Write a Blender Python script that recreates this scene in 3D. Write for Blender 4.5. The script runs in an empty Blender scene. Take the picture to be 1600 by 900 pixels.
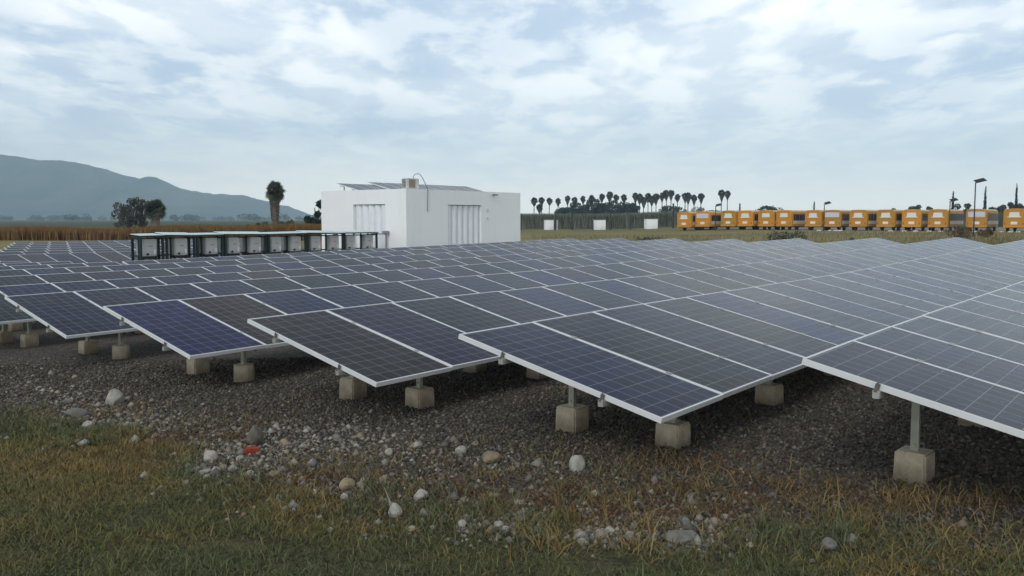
import bpy, bmesh, math, random
import numpy as np
from mathutils import Vector, Matrix, noise as mnoise

random.seed(7)
RNG = np.random.default_rng(11)
SC = bpy.context.scene
COL = SC.collection
R = math.radians

# ------------------------------------------------------------------ frame of reference
ZC = 1.8                                   # eye height above the datum
F_PX, HORIZON = 1373.0, 343.0
PITCH = math.atan((450 - HORIZON) / F_PX)
YAW = R(38.39)                             # heading of the panel rows, clockwise from the view axis
U = Vector((math.sin(YAW), math.cos(YAW), 0))
W = Vector((math.cos(YAW), -math.sin(YAW), 0))   # downhill side of the tables
ROW_ROT = math.atan2(U.y, U.x)
TILT = R(13.0)
PL, PW, PP = 1.956, 1.004, 1.012           # panel length, width, pitch along a row

def sstep(a, b, x):
    t = min(1.0, max(0.0, (x - a) / (b - a)))
    return t * t * (3 - 2 * t)

def lerp_table(tab, x):
    if x <= tab[0][0]: return tab[0][1]
    for (x0, y0), (x1, y1) in zip(tab, tab[1:]):
        if x <= x1:
            return y0 + (y1 - y0) * (x - x0) / (x1 - x0)
    return tab[-1][1]

BTAB = [(-400, -1.95), (-120, -2.0), (-56, -2.28), (-37, -2.33), (-30, -2.44), (-26, -2.42), (-14, -2.10), (-4.86, -1.875), (0, -1.86), (8, -1.80), (60, -1.6)]

def slope_term(a):
    return 0.0126 * (min(max(a, -2), 40) - 5.4) - 0.08 * sstep(6, 16, a)

def ground(x, y):
    a = x * U.x + y * U.y
    b = x * W.x + y * W.y
    z = lerp_table(BTAB, b) + slope_term(a) * sstep(-34, -24, b)
    # the rough bank the camera stands on
    z += 0.16 * sstep(4.5, 1.0, y) * (1 if y > -50 else 0)
    # fields beyond the array
    far = sstep(46, 95, y)
    if far > 0:
        zf = -1.97 + 0.42 * sstep(20, 34, x)
        z = z * (1 - far) + zf * far
    return z + ZC

def at(px, py, Y):
    """world point seen at photo pixel (px, py) at depth Y"""
    c, s = math.cos(PITCH), math.sin(PITCH)
    dx, up = (px - 800) / F_PX, (450 - py) / F_PX
    fy = c + up * s
    fz = -s + up * c
    k = Y / fy
    return Vector((dx * k, Y, ZC + fz * k))

def on_ground(px, py):
    """where the ray of a photo pixel meets the ground"""
    Y = 2.0
    for _ in range(4000):
        p = at(px, py, Y)
        if p.z <= ground(p.x, p.y): break
        Y *= 1.004
    return Vector((p.x, p.y, ground(p.x, p.y)))

def micro(x, y):
    return mnoise.noise((x * 1.1, y * 1.1, 0.3)) * 0.025 + mnoise.noise((x * 3.3, y * 3.3, 5.3)) * 0.010

# ------------------------------------------------------------------ materials
def mat(name, color, rough=0.7, metal=0.0, spec=0.5, var=0.0, vscale=8.0, bump=0.0, bscale=40.0, dirt=None):
    m = bpy.data.materials.new(name); m.use_nodes = True
    nt = m.node_tree; b = nt.nodes['Principled BSDF']
    b.inputs['Base Color'].default_value = (*color, 1)
    b.inputs['Roughness'].default_value = rough
    b.inputs['Metallic'].default_value = metal
    b.inputs['Specular IOR Level'].default_value = spec
    if var or bump or dirt:
        tc = nt.nodes.new('ShaderNodeTexCoord')
    if var:
        n = nt.nodes.new('ShaderNodeTexNoise'); n.inputs['Scale'].default_value = vscale; n.inputs['Detail'].default_value = 6
        n.inputs['Roughness'].default_value = 0.65
        nt.links.new(tc.outputs['Object'], n.inputs['Vector'])
        mr = nt.nodes.new('ShaderNodeMapRange'); mr.inputs[1].default_value = 0.3; mr.inputs[2].default_value = 0.7
        mr.inputs[3].default_value = 1 - var; mr.inputs[4].default_value = 1 + var
        nt.links.new(n.outputs['Fac'], mr.inputs[0])
        mx = nt.nodes.new('ShaderNodeVectorMath'); mx.operation = 'SCALE'
        mx.inputs[0].default_value = color
        nt.links.new(mr.outputs[0], mx.inputs['Scale'])
        nt.links.new(mx.outputs[0], b.inputs['Base Color'])
    if bump:
        n2 = nt.nodes.new('ShaderNodeTexNoise'); n2.inputs['Scale'].default_value = bscale; n2.inputs['Detail'].default_value = 5
        nt.links.new(tc.outputs['Object'], n2.inputs['Vector'])
        bp = nt.nodes.new('ShaderNodeBump'); bp.inputs['Strength'].default_value = bump; bp.inputs['Distance'].default_value = 0.02
        nt.links.new(n2.outputs['Fac'], bp.inputs['Height'])
        nt.links.new(bp.outputs[0], b.inputs['Normal'])
    return m

def nd(nt, kind, **kw):
    n = nt.nodes.new(kind)
    for k, v in kw.items(): setattr(n, k, v)
    return n

def math_node(nt, op, a, b=None, c=None, clamp=False):
    n = nt.nodes.new('ShaderNodeMath'); n.operation = op; n.use_clamp = clamp
    for i, v in enumerate((a, b, c)):
        if v is None: continue
        if isinstance(v, (int, float)): n.inputs[i].default_value = v
        else: nt.links.new(v, n.inputs[i])
    return n.outputs[0]

def mix_rgb(nt, fac, a, b):
    n = nt.nodes.new('ShaderNodeMix'); n.data_type = 'RGBA'
    for s, v in ((n.inputs[0], fac), (n.inputs[6], a), (n.inputs[7], b)):
        if isinstance(v, (int, float)): s.default_value = v
        elif isinstance(v, tuple): s.default_value = (*v, 1)
        else: nt.links.new(v, s)
    return n.outputs[2]

def noise_fac(nt, vec, scale, detail=4, rough=0.55, lo=0.35, hi=0.65):
    n = nt.nodes.new('ShaderNodeTexNoise'); n.inputs['Scale'].default_value = scale; n.inputs['Detail'].default_value = detail
    n.inputs['Roughness'].default_value = rough
    nt.links.new(vec, n.inputs['Vector'])
    mr = nt.nodes.new('ShaderNodeMapRange'); mr.inputs[1].default_value = lo; mr.inputs[2].default_value = hi
    nt.links.new(n.outputs['Fac'], mr.inputs[0])
    return mr.outputs[0]

def cell_material():
    m = bpy.data.materials.new('solar_cells'); m.use_nodes = True
    nt = m.node_tree; b = nt.nodes['Principled BSDF']
    uv = nd(nt, 'ShaderNodeUVMap'); sx = nd(nt, 'ShaderNodeSeparateXYZ'); nt.links.new(uv.outputs[0], sx.inputs[0])
    cx = math_node(nt, 'DIVIDE', math_node(nt, 'SUBTRACT', sx.outputs[0], 0.026), 0.1590)
    cy = math_node(nt, 'DIVIDE', math_node(nt, 'SUBTRACT', sx.outputs[1], 0.030), 0.1583)
    def line(c, w):
        fr = math_node(nt, 'FRACT', c)
        d = math_node(nt, 'ABSOLUTE', math_node(nt, 'SUBTRACT', fr, 0.5))
        return math_node(nt, 'GREATER_THAN', d, 0.5 - w)
    lx, ly = line(cx, 0.019), line(cy, 0.017)
    ln = math_node(nt, 'MAXIMUM', lx, ly)
    bus = math_node(nt, 'LESS_THAN', math_node(nt, 'ABSOLUTE', math_node(nt, 'SUBTRACT', math_node(nt, 'FRACT', math_node(nt, 'MULTIPLY', cx, 3.0)), 0.5)), 0.028)
    out = math_node(nt, 'MAXIMUM',
        math_node(nt, 'MAXIMUM', math_node(nt, 'LESS_THAN', cx, 0.0), math_node(nt, 'GREATER_THAN', cx, 6.0)),
        math_node(nt, 'MAXIMUM', math_node(nt, 'LESS_THAN', cy, 0.0), math_node(nt, 'GREATER_THAN', cy, 12.0)))
    oi = nd(nt, 'ShaderNodeObjectInfo')
    # each cell a shade of its own, like polycrystalline wafers
    cm = nd(nt, 'ShaderNodeCombineXYZ')
    nt.links.new(math_node(nt, 'FLOOR', cx), cm.inputs[0]); nt.links.new(math_node(nt, 'FLOOR', cy), cm.inputs[1])
    nt.links.new(math_node(nt, 'MULTIPLY', oi.outputs['Random'], 917.0), cm.inputs[2])
    wn = nd(nt, 'ShaderNodeTexWhiteNoise'); nt.links.new(cm.outputs[0], wn.inputs['Vector'])
    sh = math_node(nt, 'ADD', math_node(nt, 'MULTIPLY', wn.outputs['Value'], 0.5), 0.75)
    vs = nd(nt, 'ShaderNodeVectorMath', operation='SCALE'); nt.links.new(oi.outputs['Color'], vs.inputs[0]); nt.links.new(sh, vs.inputs['Scale'])
    c1 = mix_rgb(nt, math_node(nt, 'MULTIPLY', bus, 0.28), vs.outputs[0], (0.13, 0.14, 0.17))
    c2 = mix_rgb(nt, math_node(nt, 'MULTIPLY', ln, 0.85), c1, (0.21, 0.22, 0.25))
    c3 = mix_rgb(nt, out, c2, (0.12, 0.125, 0.14))
    # a film of dust
    tc = nd(nt, 'ShaderNodeTexCoord')
    av = nd(nt, 'ShaderNodeVectorMath', operation='ADD'); nt.links.new(tc.outputs['Object'], av.inputs[0])
    cmb = nd(nt, 'ShaderNodeCombineXYZ'); nt.links.new(math_node(nt, 'MULTIPLY', oi.outputs['Random'], 55.0), cmb.inputs[0]); nt.links.new(cmb.outputs[0], av.inputs[1])
    du = noise_fac(nt, av.outputs[0], 1.6, 6, 0.65, 0.3, 0.75)
    c4 = mix_rgb(nt, math_node(nt, 'ADD', math_node(nt, 'MULTIPLY', du, 0.05), 0.02), c3, (0.17, 0.165, 0.15))
    # dried splashes and droppings
    sp = noise_fac(nt, av.outputs[0], 26, 2, 0.5, 0.735, 0.76)
    c4 = mix_rgb(nt, math_node(nt, 'MULTIPLY', sp, 0.6), c4, (0.26, 0.25, 0.22))
    nt.links.new(c4, b.inputs['Base Color'])
    nt.links.new(math_node(nt, 'ADD', math_node(nt, 'MULTIPLY', du, 0.08), 0.14), b.inputs['Roughness'])
    b.inputs['IOR'].default_value = 1.125; b.inputs['Specular Tint'].default_value = (1.0, 0.99, 0.90, 1)
    return m

def attr_leaf(name, rough=0.6, trans=0.25):
    """foliage whose colour comes from a per-leaf attribute (species and dryness of each leaf)"""
    m = bpy.data.materials.new(name); m.use_nodes = True
    nt = m.node_tree; b = nt.nodes['Principled BSDF']
    a = nd(nt, 'ShaderNodeAttribute', attribute_name='tint')
    nt.links.new(a.outputs['Color'], b.inputs['Base Color'])
    b.inputs['Roughness'].default_value = rough
    b.inputs['Specular IOR Level'].default_value = trans
    return m

M = {}
M['cells'] = cell_material()
M['alu'] = mat('anodised_aluminium', (0.72, 0.735, 0.74), 0.45, 0.15, var=0.06, vscale=3)
M['galv'] = mat('galvanised_steel', (0.42, 0.43, 0.40), 0.5, 0.45, var=0.18, vscale=14)
M['zincpost'] = mat('dull_painted_steel', (0.40, 0.41, 0.33), 0.55, 0.2, var=0.15, vscale=9)
M['backsheet'] = mat('white_backsheet', (0.55, 0.56, 0.57), 0.7)
M['clampdark'] = mat('clamp_steel', (0.20, 0.19, 0.17), 0.4, 0.7)
M['concrete'] = mat('precast_concrete', (0.50, 0.425, 0.31), 0.9, var=0.22, vscale=9, bump=0.35, bscale=60)
def wall_material():
    m = bpy.data.materials.new('white_painted_render'); m.use_nodes = True; nt = m.node_tree; b = nt.nodes['Principled BSDF']
    b.inputs['Roughness'].default_value = 0.85; b.inputs['Specular IOR Level'].default_value = 0.2
    tc = nd(nt, 'ShaderNodeTexCoord')
    mp = nd(nt, 'ShaderNodeMapping'); mp.inputs['Scale'].default_value = (3.2, 3.2, 0.22); nt.links.new(tc.outputs['Object'], mp.inputs[0])
    st = noise_fac(nt, mp.outputs[0], 1.0, 5, 0.6, 0.50, 0.80)
    bl = noise_fac(nt, tc.outputs['Object'], 0.7, 5, 0.6, 0.4, 0.75)
    sx = nd(nt, 'ShaderNodeSeparateXYZ'); nt.links.new(tc.outputs['Object'], sx.inputs[0])
    ft = nd(nt, 'ShaderNodeMapRange'); ft.inputs[1].default_value = 0.9; ft.inputs[2].default_value = 0.0; nt.links.new(sx.outputs[2], ft.inputs[0])
    c = mix_rgb(nt, math_node(nt, 'MULTIPLY', st, 0.16), (0.90, 0.92, 0.92), (0.60, 0.59, 0.56))
    c = mix_rgb(nt, math_node(nt, 'MULTIPLY', bl, 0.10), c, (0.66, 0.68, 0.69))
    c = mix_rgb(nt, math_node(nt, 'MULTIPLY', ft.outputs[0], math_node(nt, 'MULTIPLY', bl, 0.5)), c, (0.42, 0.36, 0.28))
    nt.links.new(c, b.inputs['Base Color']); return m
M['wall'] = wall_material()
M['fluted'] = mat('white_painted_fluted_metal', (0.80, 0.83, 0.86), 0.6, var=0.05, vscale=1.5)
M['white'] = mat('white_plastic', (0.66, 0.66, 0.63), 0.5)
M['acgrille'] = mat('dark_grille', (0.16, 0.15, 0.14), 0.6)
M['actan'] = mat('tan_grille', (0.34, 0.29, 0.25), 0.6)
M['black'] = mat('black_rubber', (0.015, 0.015, 0.016), 0.6)
M['cable'] = mat('grey_cable', (0.25, 0.26, 0.28), 0.5)
M['green_steel'] = mat('dark_green_painted_steel', (0.006, 0.019, 0.020), 0.6)
M['mint'] = mat('pale_mint_roof_sheet', (0.58, 0.74, 0.73), 0.55, var=0.06, vscale=2)
M['inverter'] = mat('grey_powder_coat', (0.48, 0.49, 0.48), 0.5, var=0.04, vscale=3)
M['sticker'] = mat('white_sticker', (0.75, 0.76, 0.74), 0.5)
M['redlogo'] = mat('red_print', (0.55, 0.10, 0.10), 0.5)
M['bus'] = mat('orange_bus_paint', (0.52, 0.240, 0.008), 0.5, var=0.10, vscale=0.7)
def bus_variation(m):
    nt = m.node_tree; b = nt.nodes['Principled BSDF']; src = b.inputs['Base Color'].links[0].from_socket
    oi = nd(nt, 'ShaderNodeObjectInfo'); vs = nd(nt, 'ShaderNodeVectorMath', operation='MULTIPLY'); nt.links.new(src, vs.inputs[0])
    nt.links.new(mix_rgb(nt, oi.outputs['Random'], (0.78, 0.86, 1.0), (1.22, 1.10, 1.0)), vs.inputs[1]); nt.links.new(vs.outputs[0], b.inputs['Base Color'])
bus_variation(M['bus'])
M['busroof'] = mat('cream_bus_roof', (0.55, 0.44, 0.26), 0.5, var=0.08, vscale=0.7)
M['buswhite'] = mat('white_bus_panel', (0.66, 0.64, 0.60), 0.5, var=0.08, vscale=0.8)
M['busglass'] = mat('dark_bus_glass', (0.022, 0.024, 0.030), 0.35, spec=0.15)
M['whiteglass'] = mat('whitened_rear_window', (0.72, 0.72, 0.70), 0.35)
M['paleglass'] = mat('pale_lilac_rear_window', (0.55, 0.56, 0.64), 0.2)
M['plate'] = mat('white_number_panel', (0.78, 0.72, 0.66), 0.5)
M['redlamp'] = mat('red_tail_lamp', (0.45, 0.03, 0.02), 0.3)
M['tyre'] = mat('tyre_rubber', (0.02, 0.02, 0.02), 0.8)
M['darkpole'] = mat('dark_lamp_pole', (0.03, 0.033, 0.04), 0.5)
M['rock'] = mat('pale_limestone', (0.345, 0.33, 0.29), 0.9, var=0.28, vscale=11, bump=0.5, bscale=35)
M['rockgrey'] = mat('grey_stone', (0.17, 0.165, 0.15), 0.9, var=0.28, vscale=11, bump=0.5, bscale=35)
M['rocktan'] = mat('tan_stone', (0.25, 0.20, 0.13), 0.9, var=0.3, vscale=9, bump=0.5, bscale=35)
M['rockdark'] = mat('dark_stone', (0.115, 0.105, 0.08), 0.9, var=0.3, vscale=9, bump=0.5, bscale=35)
M['redbrick'] = mat('red_clay_brick', (0.30, 0.040, 0.014), 0.85, var=0.3, vscale=12, bump=0.4)
M['bark'] = mat('bark', (0.075, 0.058, 0.045), 0.9, var=0.3, vscale=6)
M['palmbark'] = mat('palm_bark', (0.13, 0.10, 0.085), 0.9, var=0.3, vscale=5)
M['post'] = mat('weathered_wood_post', (0.045, 0.042, 0.038), 0.9, var=0.3, vscale=3)
M['leaf'] = attr_leaf('leaves')
M['grass'] = attr_leaf('grass_blades', 0.8, 0.08)

# ------------------------------------------------------------------ mesh helpers
def link(o, parent=None):
    COL.objects.link(o)
    if parent is not None: o.parent = parent
    return o

def tag(o, label=None, cat=None, group=None, kind=None):
    if label: o['label'] = label
    if cat: o['category'] = cat
    if group: o['group'] = group
    if kind: o['kind'] = kind
    return o

def empty(name, loc, rz=0.0, label=None, cat=None, group=None):
    o = bpy.data.objects.new(name, None); o.empty_display_size = 0.2
    o.location = loc; o.rotation_euler = (0, 0, rz); link(o)
    return tag(o, label, cat, group)

class MB:
    def __init__(s): s.v, s.f, s.m = [], [], []
    def add(s, vs, fs, mi=0):
        n = len(s.v); s.v += [tuple(p) for p in vs]; s.f += [tuple(i + n for i in q) for q in fs]; s.m += [mi] * len(fs)
        return s
    def box(s, c, d, mi=0, rot=None, taper=None):
        hx, hy, hz = d[0] / 2, d[1] / 2, d[2] / 2
        tx, ty = taper or (1, 1)
        vs = [Vector((sx * hx * (tx if sz > 0 else 1), sy * hy * (ty if sz > 0 else 1), sz * hz)) for sz in (-1, 1) for sy in (-1, 1) for sx in (-1, 1)]
        if rot is not None: vs = [rot @ v for v in vs]
        c = Vector(c)
        return s.add([v + c for v in vs], [(0, 2, 3, 1), (4, 5, 7, 6), (0, 1, 5, 4), (2, 6, 7, 3), (0, 4, 6, 2), (1, 3, 7, 5)], mi)
    def tube(s, pts, rad, n=8, mi=0, cap=True):
        pts = [Vector(p) for p in pts]
        if not isinstance(rad, (list, tuple)): rad = [rad] * len(pts)
        rings, vs, fs = [], [], []
        for i, p in enumerate(pts):
            d = (pts[min(i + 1, len(pts) - 1)] - pts[max(i - 1, 0)]).normalized()
            ref = Vector((0, 0, 1)) if abs(d.z) < 0.9 else Vector((1, 0, 0))
            a = d.cross(ref).normalized(); b = d.cross(a)
            for k in range(n):
                t = 2 * math.pi * k / n
                vs.append(p + (a * math.cos(t) + b * math.sin(t)) * rad[i])
        for i in range(len(pts) - 1):
            for k in range(n):
                k2 = (k + 1) % n
                fs.append((i * n + k, i * n + k2, (i + 1) * n + k2, (i + 1) * n + k))
        if cap:
            fs.append(tuple(range(n - 1, -1, -1))); fs.append(tuple((len(pts) - 1) * n + k for k in range(n)))
        return s.add(vs, fs, mi)
    def prism(s, prof, p0, p1, ax, ay, mi=0):
        """profile [(a,b)] in plane (ax, ay) swept from p0 to p1"""
        n = len(prof); p0, p1, ax, ay = Vector(p0), Vector(p1), Vector(ax), Vector(ay)
        vs = [p0 + ax * a + ay * b for a, b in prof] + [p1 + ax * a + ay * b for a, b in prof]
        fs = [(i, (i + 1) % n, n + (i + 1) % n, n + i) for i in range(n)] + [tuple(range(n - 1, -1, -1)), tuple(range(n, 2 * n))]
        return s.add(vs, fs, mi)
    def mesh(s, name, mats, smooth=False, bevel=0.0, segs=2):
        me = bpy.data.meshes.new(name); me.from_pydata(s.v, [], s.f)
        for m in (mats if isinstance(mats, (list, tuple)) else [mats]): me.materials.append(m)
        bm = bmesh.new(); bm.from_mesh(me)
        for f, mi in zip(bm.faces, s.m): f.material_index = mi
        bmesh.ops.recalc_face_normals(bm, faces=bm.faces)
        if bevel:
            es = [e for e in bm.edges if len(e.link_faces) == 2 and e.calc_face_angle(0) > 0.6]
            bmesh.ops.bevel(bm, geom=es, offset=bevel, segments=segs, affect='EDGES', clamp_overlap=True)
        bm.to_mesh(me); bm.free()
        if smooth:
            for p in me.polygons: p.use_smooth = True
        return me
    def build(s, name, mats, parent=None, loc=None, smooth=False, bevel=0.0, segs=2):
        o = bpy.data.objects.new(name, s.mesh(name, mats, smooth, bevel, segs))
        if loc is not None: o.location = loc
        return link(o, parent)

def inst(name, me, parent=None, loc=(0, 0, 0), rot=(0, 0, 0), scale=None):
    o = bpy.data.objects.new(name, me); o.location = loc; o.rotation_euler = rot
    if scale is not None: o.scale = scale if isinstance(scale, (tuple, list)) else (scale,) * 3
    return link(o, parent)

def np_mesh(name, V, F, m, tint=None):
    """V (n,3); F (k,3|4); tint (n,3) per-vertex leaf colour"""
    me = bpy.data.meshes.new(name)
    V = np.asarray(V, np.float32); F = np.asarray(F, np.int32)
    me.vertices.add(len(V)); me.vertices.foreach_set('co', V.ravel())
    k = F.shape[1]
    me.loops.add(F.size); me.loops.foreach_set('vertex_index', F.ravel())
    me.polygons.add(len(F)); me.polygons.foreach_set('loop_start', np.arange(0, F.size, k, dtype=np.int32))
    me.update(calc_edges=True)
    me.materials.append(m)
    if tint is not None:
        ca = me.color_attributes.new('tint', 'FLOAT_COLOR', 'POINT')
        c = np.ones((len(V), 4), np.float32); c[:, :3] = tint
        ca.data.foreach_set('color', c.ravel())
    me.validate()
    return me

# ------------------------------------------------------------------ world, sun, camera
SUN_EL, SUN_AZ = R(40), math.atan2(-0.40, -0.92)      # soft bright part of the overcast, behind the viewer

def build_world():
    w = bpy.data.worlds.new('World'); SC.world = w; w.use_nodes = True
    nt = w.node_tree; bg = nt.nodes['Background']
    sky = nd(nt, 'ShaderNodeTexSky', sky_type='NISHITA'); sky.sun_disc = False
    sky.sun_elevation = SUN_EL; sky.sun_rotation = SUN_AZ
    sky.air_density = 1.0; sky.dust_density = 1.5; sky.ozone_density = 1.0
    tc = nd(nt, 'ShaderNodeTexCoord'); sx = nd(nt, 'ShaderNodeSeparateXYZ'); nt.links.new(tc.outputs['Generated'], sx.inputs[0])
    zz = math_node(nt, 'ADD', math_node(nt, 'MAXIMUM', sx.outputs[2], 0.0), 0.12)
    cv = nd(nt, 'ShaderNodeCombineXYZ')
    nt.links.new(math_node(nt, 'DIVIDE', sx.outputs[0], zz), cv.inputs[0]); nt.links.new(math_node(nt, 'DIVIDE', sx.outputs[1], zz), cv.inputs[1])
    def layer(scale, stretch, detail, rough, lo, hi, off, dist=0.0):
        mp = nd(nt, 'ShaderNodeMapping'); mp.inputs['Scale'].default_value = (scale, scale * stretch, 1); mp.inputs['Location'].default_value = off
        mp.inputs['Rotation'].default_value = (0, 0, 0.25)
        nt.links.new(cv.outputs[0], mp.inputs[0])
        n = nd(nt, 'ShaderNodeTexNoise'); n.inputs['Scale'].default_value = 1.0; n.inputs['Detail'].default_value = detail; n.inputs['Roughness'].default_value = rough
        n.inputs['Distortion'].default_value = dist
        nt.links.new(mp.outputs[0], n.inputs['Vector'])
        mr = nd(nt, 'ShaderNodeMapRange'); mr.interpolation_type = 'SMOOTHSTEP'
        mr.inputs[1].default_value = lo; mr.inputs[2].default_value = hi
        nt.links.new(n.outputs['Fac'], mr.inputs[0]); return mr.outputs[0]
    big = layer(1.25, 0.62, 5, 0.5, 0.38, 0.60, (3.1, 1.7, 0), 0.3)
    small = layer(3.6, 0.62, 8, 0.57, 0.425, 0.59, (0.4, 5.2, 0), 0.25)
    bright = layer(2.7, 0.6, 6, 0.55, 0.56, 0.70, (8.3, 2.6, 0), 0.3)
    f = math_node(nt, 'ADD', math_node(nt, 'MULTIPLY', big, 0.48), math_node(nt, 'MULTIPLY', small, 0.52))
    cloud = mix_rgb(nt, f, (0.43, 0.525, 0.65), (0.90, 0.92, 0.92))
    cloud = mix_rgb(nt, math_node(nt, 'MULTIPLY', bright, 0.75), cloud, (1.0, 1.0, 0.985))
    # stratus low down: smoother, bluish, then pale and a little warm on the horizon
    low = nd(nt, 'ShaderNodeMapRange'); low.interpolation_type = 'SMOOTHSTEP'
    low.inputs[1].default_value = 0.17; low.inputs[2].default_value = 0.05; nt.links.new(sx.outputs[2], low.inputs[0])
    band = layer(0.5, 0.6, 4, 0.5, 0.35, 0.65, (1.3, 7.7, 0))
    lowc = mix_rgb(nt, band, (0.52, 0.63, 0.735), (0.90, 0.92, 0.90))
    cloud = mix_rgb(nt, math_node(nt, 'MULTIPLY', low.outputs[0], 0.55), cloud, lowc)
    hz = nd(nt, 'ShaderNodeMapRange'); hz.interpolation_type = 'SMOOTHSTEP'
    hz.inputs[1].default_value = 0.115; hz.inputs[2].default_value = 0.0; nt.links.new(sx.outputs[2], hz.inputs[0])
    cloud = mix_rgb(nt, math_node(nt, 'MULTIPLY', hz.outputs[0], 0.92), cloud, (1.02, 0.98, 0.87))
    # the part of the overcast round the sun and overhead is brighter
    el = nd(nt, 'ShaderNodeVectorMath', operation='DOT_PRODUCT'); nt.links.new(tc.outputs['Generated'], el.inputs[0])
    el.inputs[1].default_value = (math.sin(SUN_AZ) * math.cos(SUN_EL), math.cos(SUN_AZ) * math.cos(SUN_EL), math.sin(SUN_EL))
    gl = nd(nt, 'ShaderNodeMapRange'); gl.interpolation_type = 'SMOOTHSTEP'; gl.inputs[1].default_value = 0.25; gl.inputs[2].default_value = 1.0
    gl.inputs[3].default_value = 1.0; gl.inputs[4].default_value = 1.35; nt.links.new(el.outputs['Value'], gl.inputs[0])
    sc = nd(nt, 'ShaderNodeVectorMath', operation='SCALE'); nt.links.new(cloud, sc.inputs[0]); # thicker, darker deck overhead; thinner and brighter toward the horizon
    ov = nd(nt, 'ShaderNodeMapRange'); ov.interpolation_type = 'SMOOTHSTEP'; ov.inputs[1].default_value = 0.26; ov.inputs[2].default_value = 0.55
    ov.inputs[3].default_value = 1.0; ov.inputs[4].default_value = 0.40; nt.links.new(sx.outputs[2], ov.inputs[0])
    nt.links.new(math_node(nt, 'MULTIPLY', math_node(nt, 'MULTIPLY', gl.outputs[0], ov.outputs[0]), 15.6), sc.inputs['Scale'])
    mixn = mix_rgb(nt, 0.93, sky.outputs[0], sc.outputs[0])
    nt.links.new(mixn, bg.inputs[0]); bg.inputs[1].default_value = 0.1

    s = bpy.data.lights.new('sun', 'SUN'); s.energy = 1.2; s.angle = R(25); s.color = (1.0, 0.96, 0.90)
    so = bpy.data.objects.new('sun', s); link(so)
    d = Vector((math.sin(SUN_AZ) * math.cos(SUN_EL), math.cos(SUN_AZ) * math.cos(SUN_EL), math.sin(SUN_EL)))
    so.rotation_euler = d.to_track_quat('Z', 'Y').to_euler()
    so.location = (0, -20, 60)

    cam = bpy.data.cameras.new('camera'); cam.sensor_width = 36; cam.lens = F_PX / 1600 * 36
    cam.clip_start = 0.1; cam.clip_end = 20000
    co = bpy.data.objects.new('camera', cam); co.location = (0, 0, ZC); co.rotation_euler = (R(90) - PITCH, 0, 0)
    link(co); SC.camera = co
    SC.view_settings.view_transform = 'Standard'; SC.view_settings.look = 'None'
    SC.view_settings.exposure = 0; SC.view_settings.gamma = 1; SC.view_settings.use_curve_mapping = False
    SC.cycles.max_bounces = 8; SC.cycles.volume_bounces = 1; SC.cycles.use_denoising = True
    SC.cycles.sample_clamp_indirect = 6

build_world()

# ------------------------------------------------------------------ ground
EDGE = [(-400, 620), (0, 662), (110, 682), (210, 694), (290, 728), (390, 770), (500, 784), (600, 800), (720, 812), (860, 835), (1000, 850), (1120, 850), (1250, 838), (1400, 846), (1600, 862), (2100, 880)]
EDGE_W = [on_ground(px, py) for px, py in EDGE]
EDGE_XY = sorted((p.x, p.y) for p in EDGE_W)

def lawn_weight(x, y):
    """1 on the mown grass, 0 on the gravel pad, with a broad ragged verge between"""
    e = lerp_table(EDGE_XY, x)
    n = mnoise.noise((x * 0.9, y * 0.9, 3.0)) * 0.32 + mnoise.noise((x * 2.7, y * 2.7, 9.0)) * 0.30 + mnoise.noise((x * 7, y * 7, 4.0)) * 0.12
    return sstep(0.45, -0.40, y - e + n)

PATCH = [(290, 690, 70, 22, 1), (120, 650, 80, 12, .8), (480, 775, 90, 22, 1), (640, 780, 110, 28, .8), (1040, 722, 90, 14, 1.2), (1330, 765, 80, 14, .8), (1450, 785, 80, 14, .45), (1560, 785, 60, 14, .6), (1000, 770, 120, 20, .7), (560, 720, 100, 12, .5), (1130, 790, 100, 25, .8), (840, 790, 80, 18, .9), (190, 640, 20, 10, .7), (720, 780, 120, 20, .7), (940, 790, 110, 18, .8), (1080, 745, 60, 12, .9), (430, 760, 60, 14, .9)]
PW_ = [(on_ground(px, py), sx / 1377, max(0.12, (on_ground(px, py - sy) - on_ground(px, py)).y)) for px, py, sx, sy, _ in PATCH]
WEEDY = [(760, 712, 45, 12, 1.0), (690, 765, 110, 22, .55), (560, 735, 90, 14, .5), (900, 770, 110, 22, .6), (840, 735, 50, 12, .5), (1080, 770, 110, 25, .5), (1430, 790, 110, 22, .9), (1240, 790, 100, 22, .7), (470, 745, 60, 14, .5), (260, 690, 60, 16, .6), (1010, 815, 120, 20, .7), (700, 805, 120, 16, .7), (1530, 790, 80, 20, .7), (30, 640, 60, 14, .4)]
WW_ = [(on_ground(px, py), sx / 1377, max(0.12, (on_ground(px, py - sy) - on_ground(px, py)).y)) for px, py, sx, sy, _ in WEEDY]
def patch_prob(x, y, spots, src):
    r = np.zeros_like(x)
    for (p, sx, pdy), pc in zip(spots, src):
        dx = (x - p.x) / (sx * p.y); dy = (y - p.y) / pdy
        r += pc[4] * np.exp(-0.5 * (dx * dx + dy * dy))
    return np.clip(r * 0.75, 0, 1)
def dry_prob(x, y):
    r = np.zeros_like(x)
    for (p, sx, pdy), pc in zip(PW_, PATCH):
        dx = (x - p.x) / (sx * p.y); dy = (y - p.y) / pdy
        r += pc[4] * np.exp(-0.5 * (dx * dx + dy * dy))
    return np.clip(r * 0.75, 0, 1)
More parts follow.
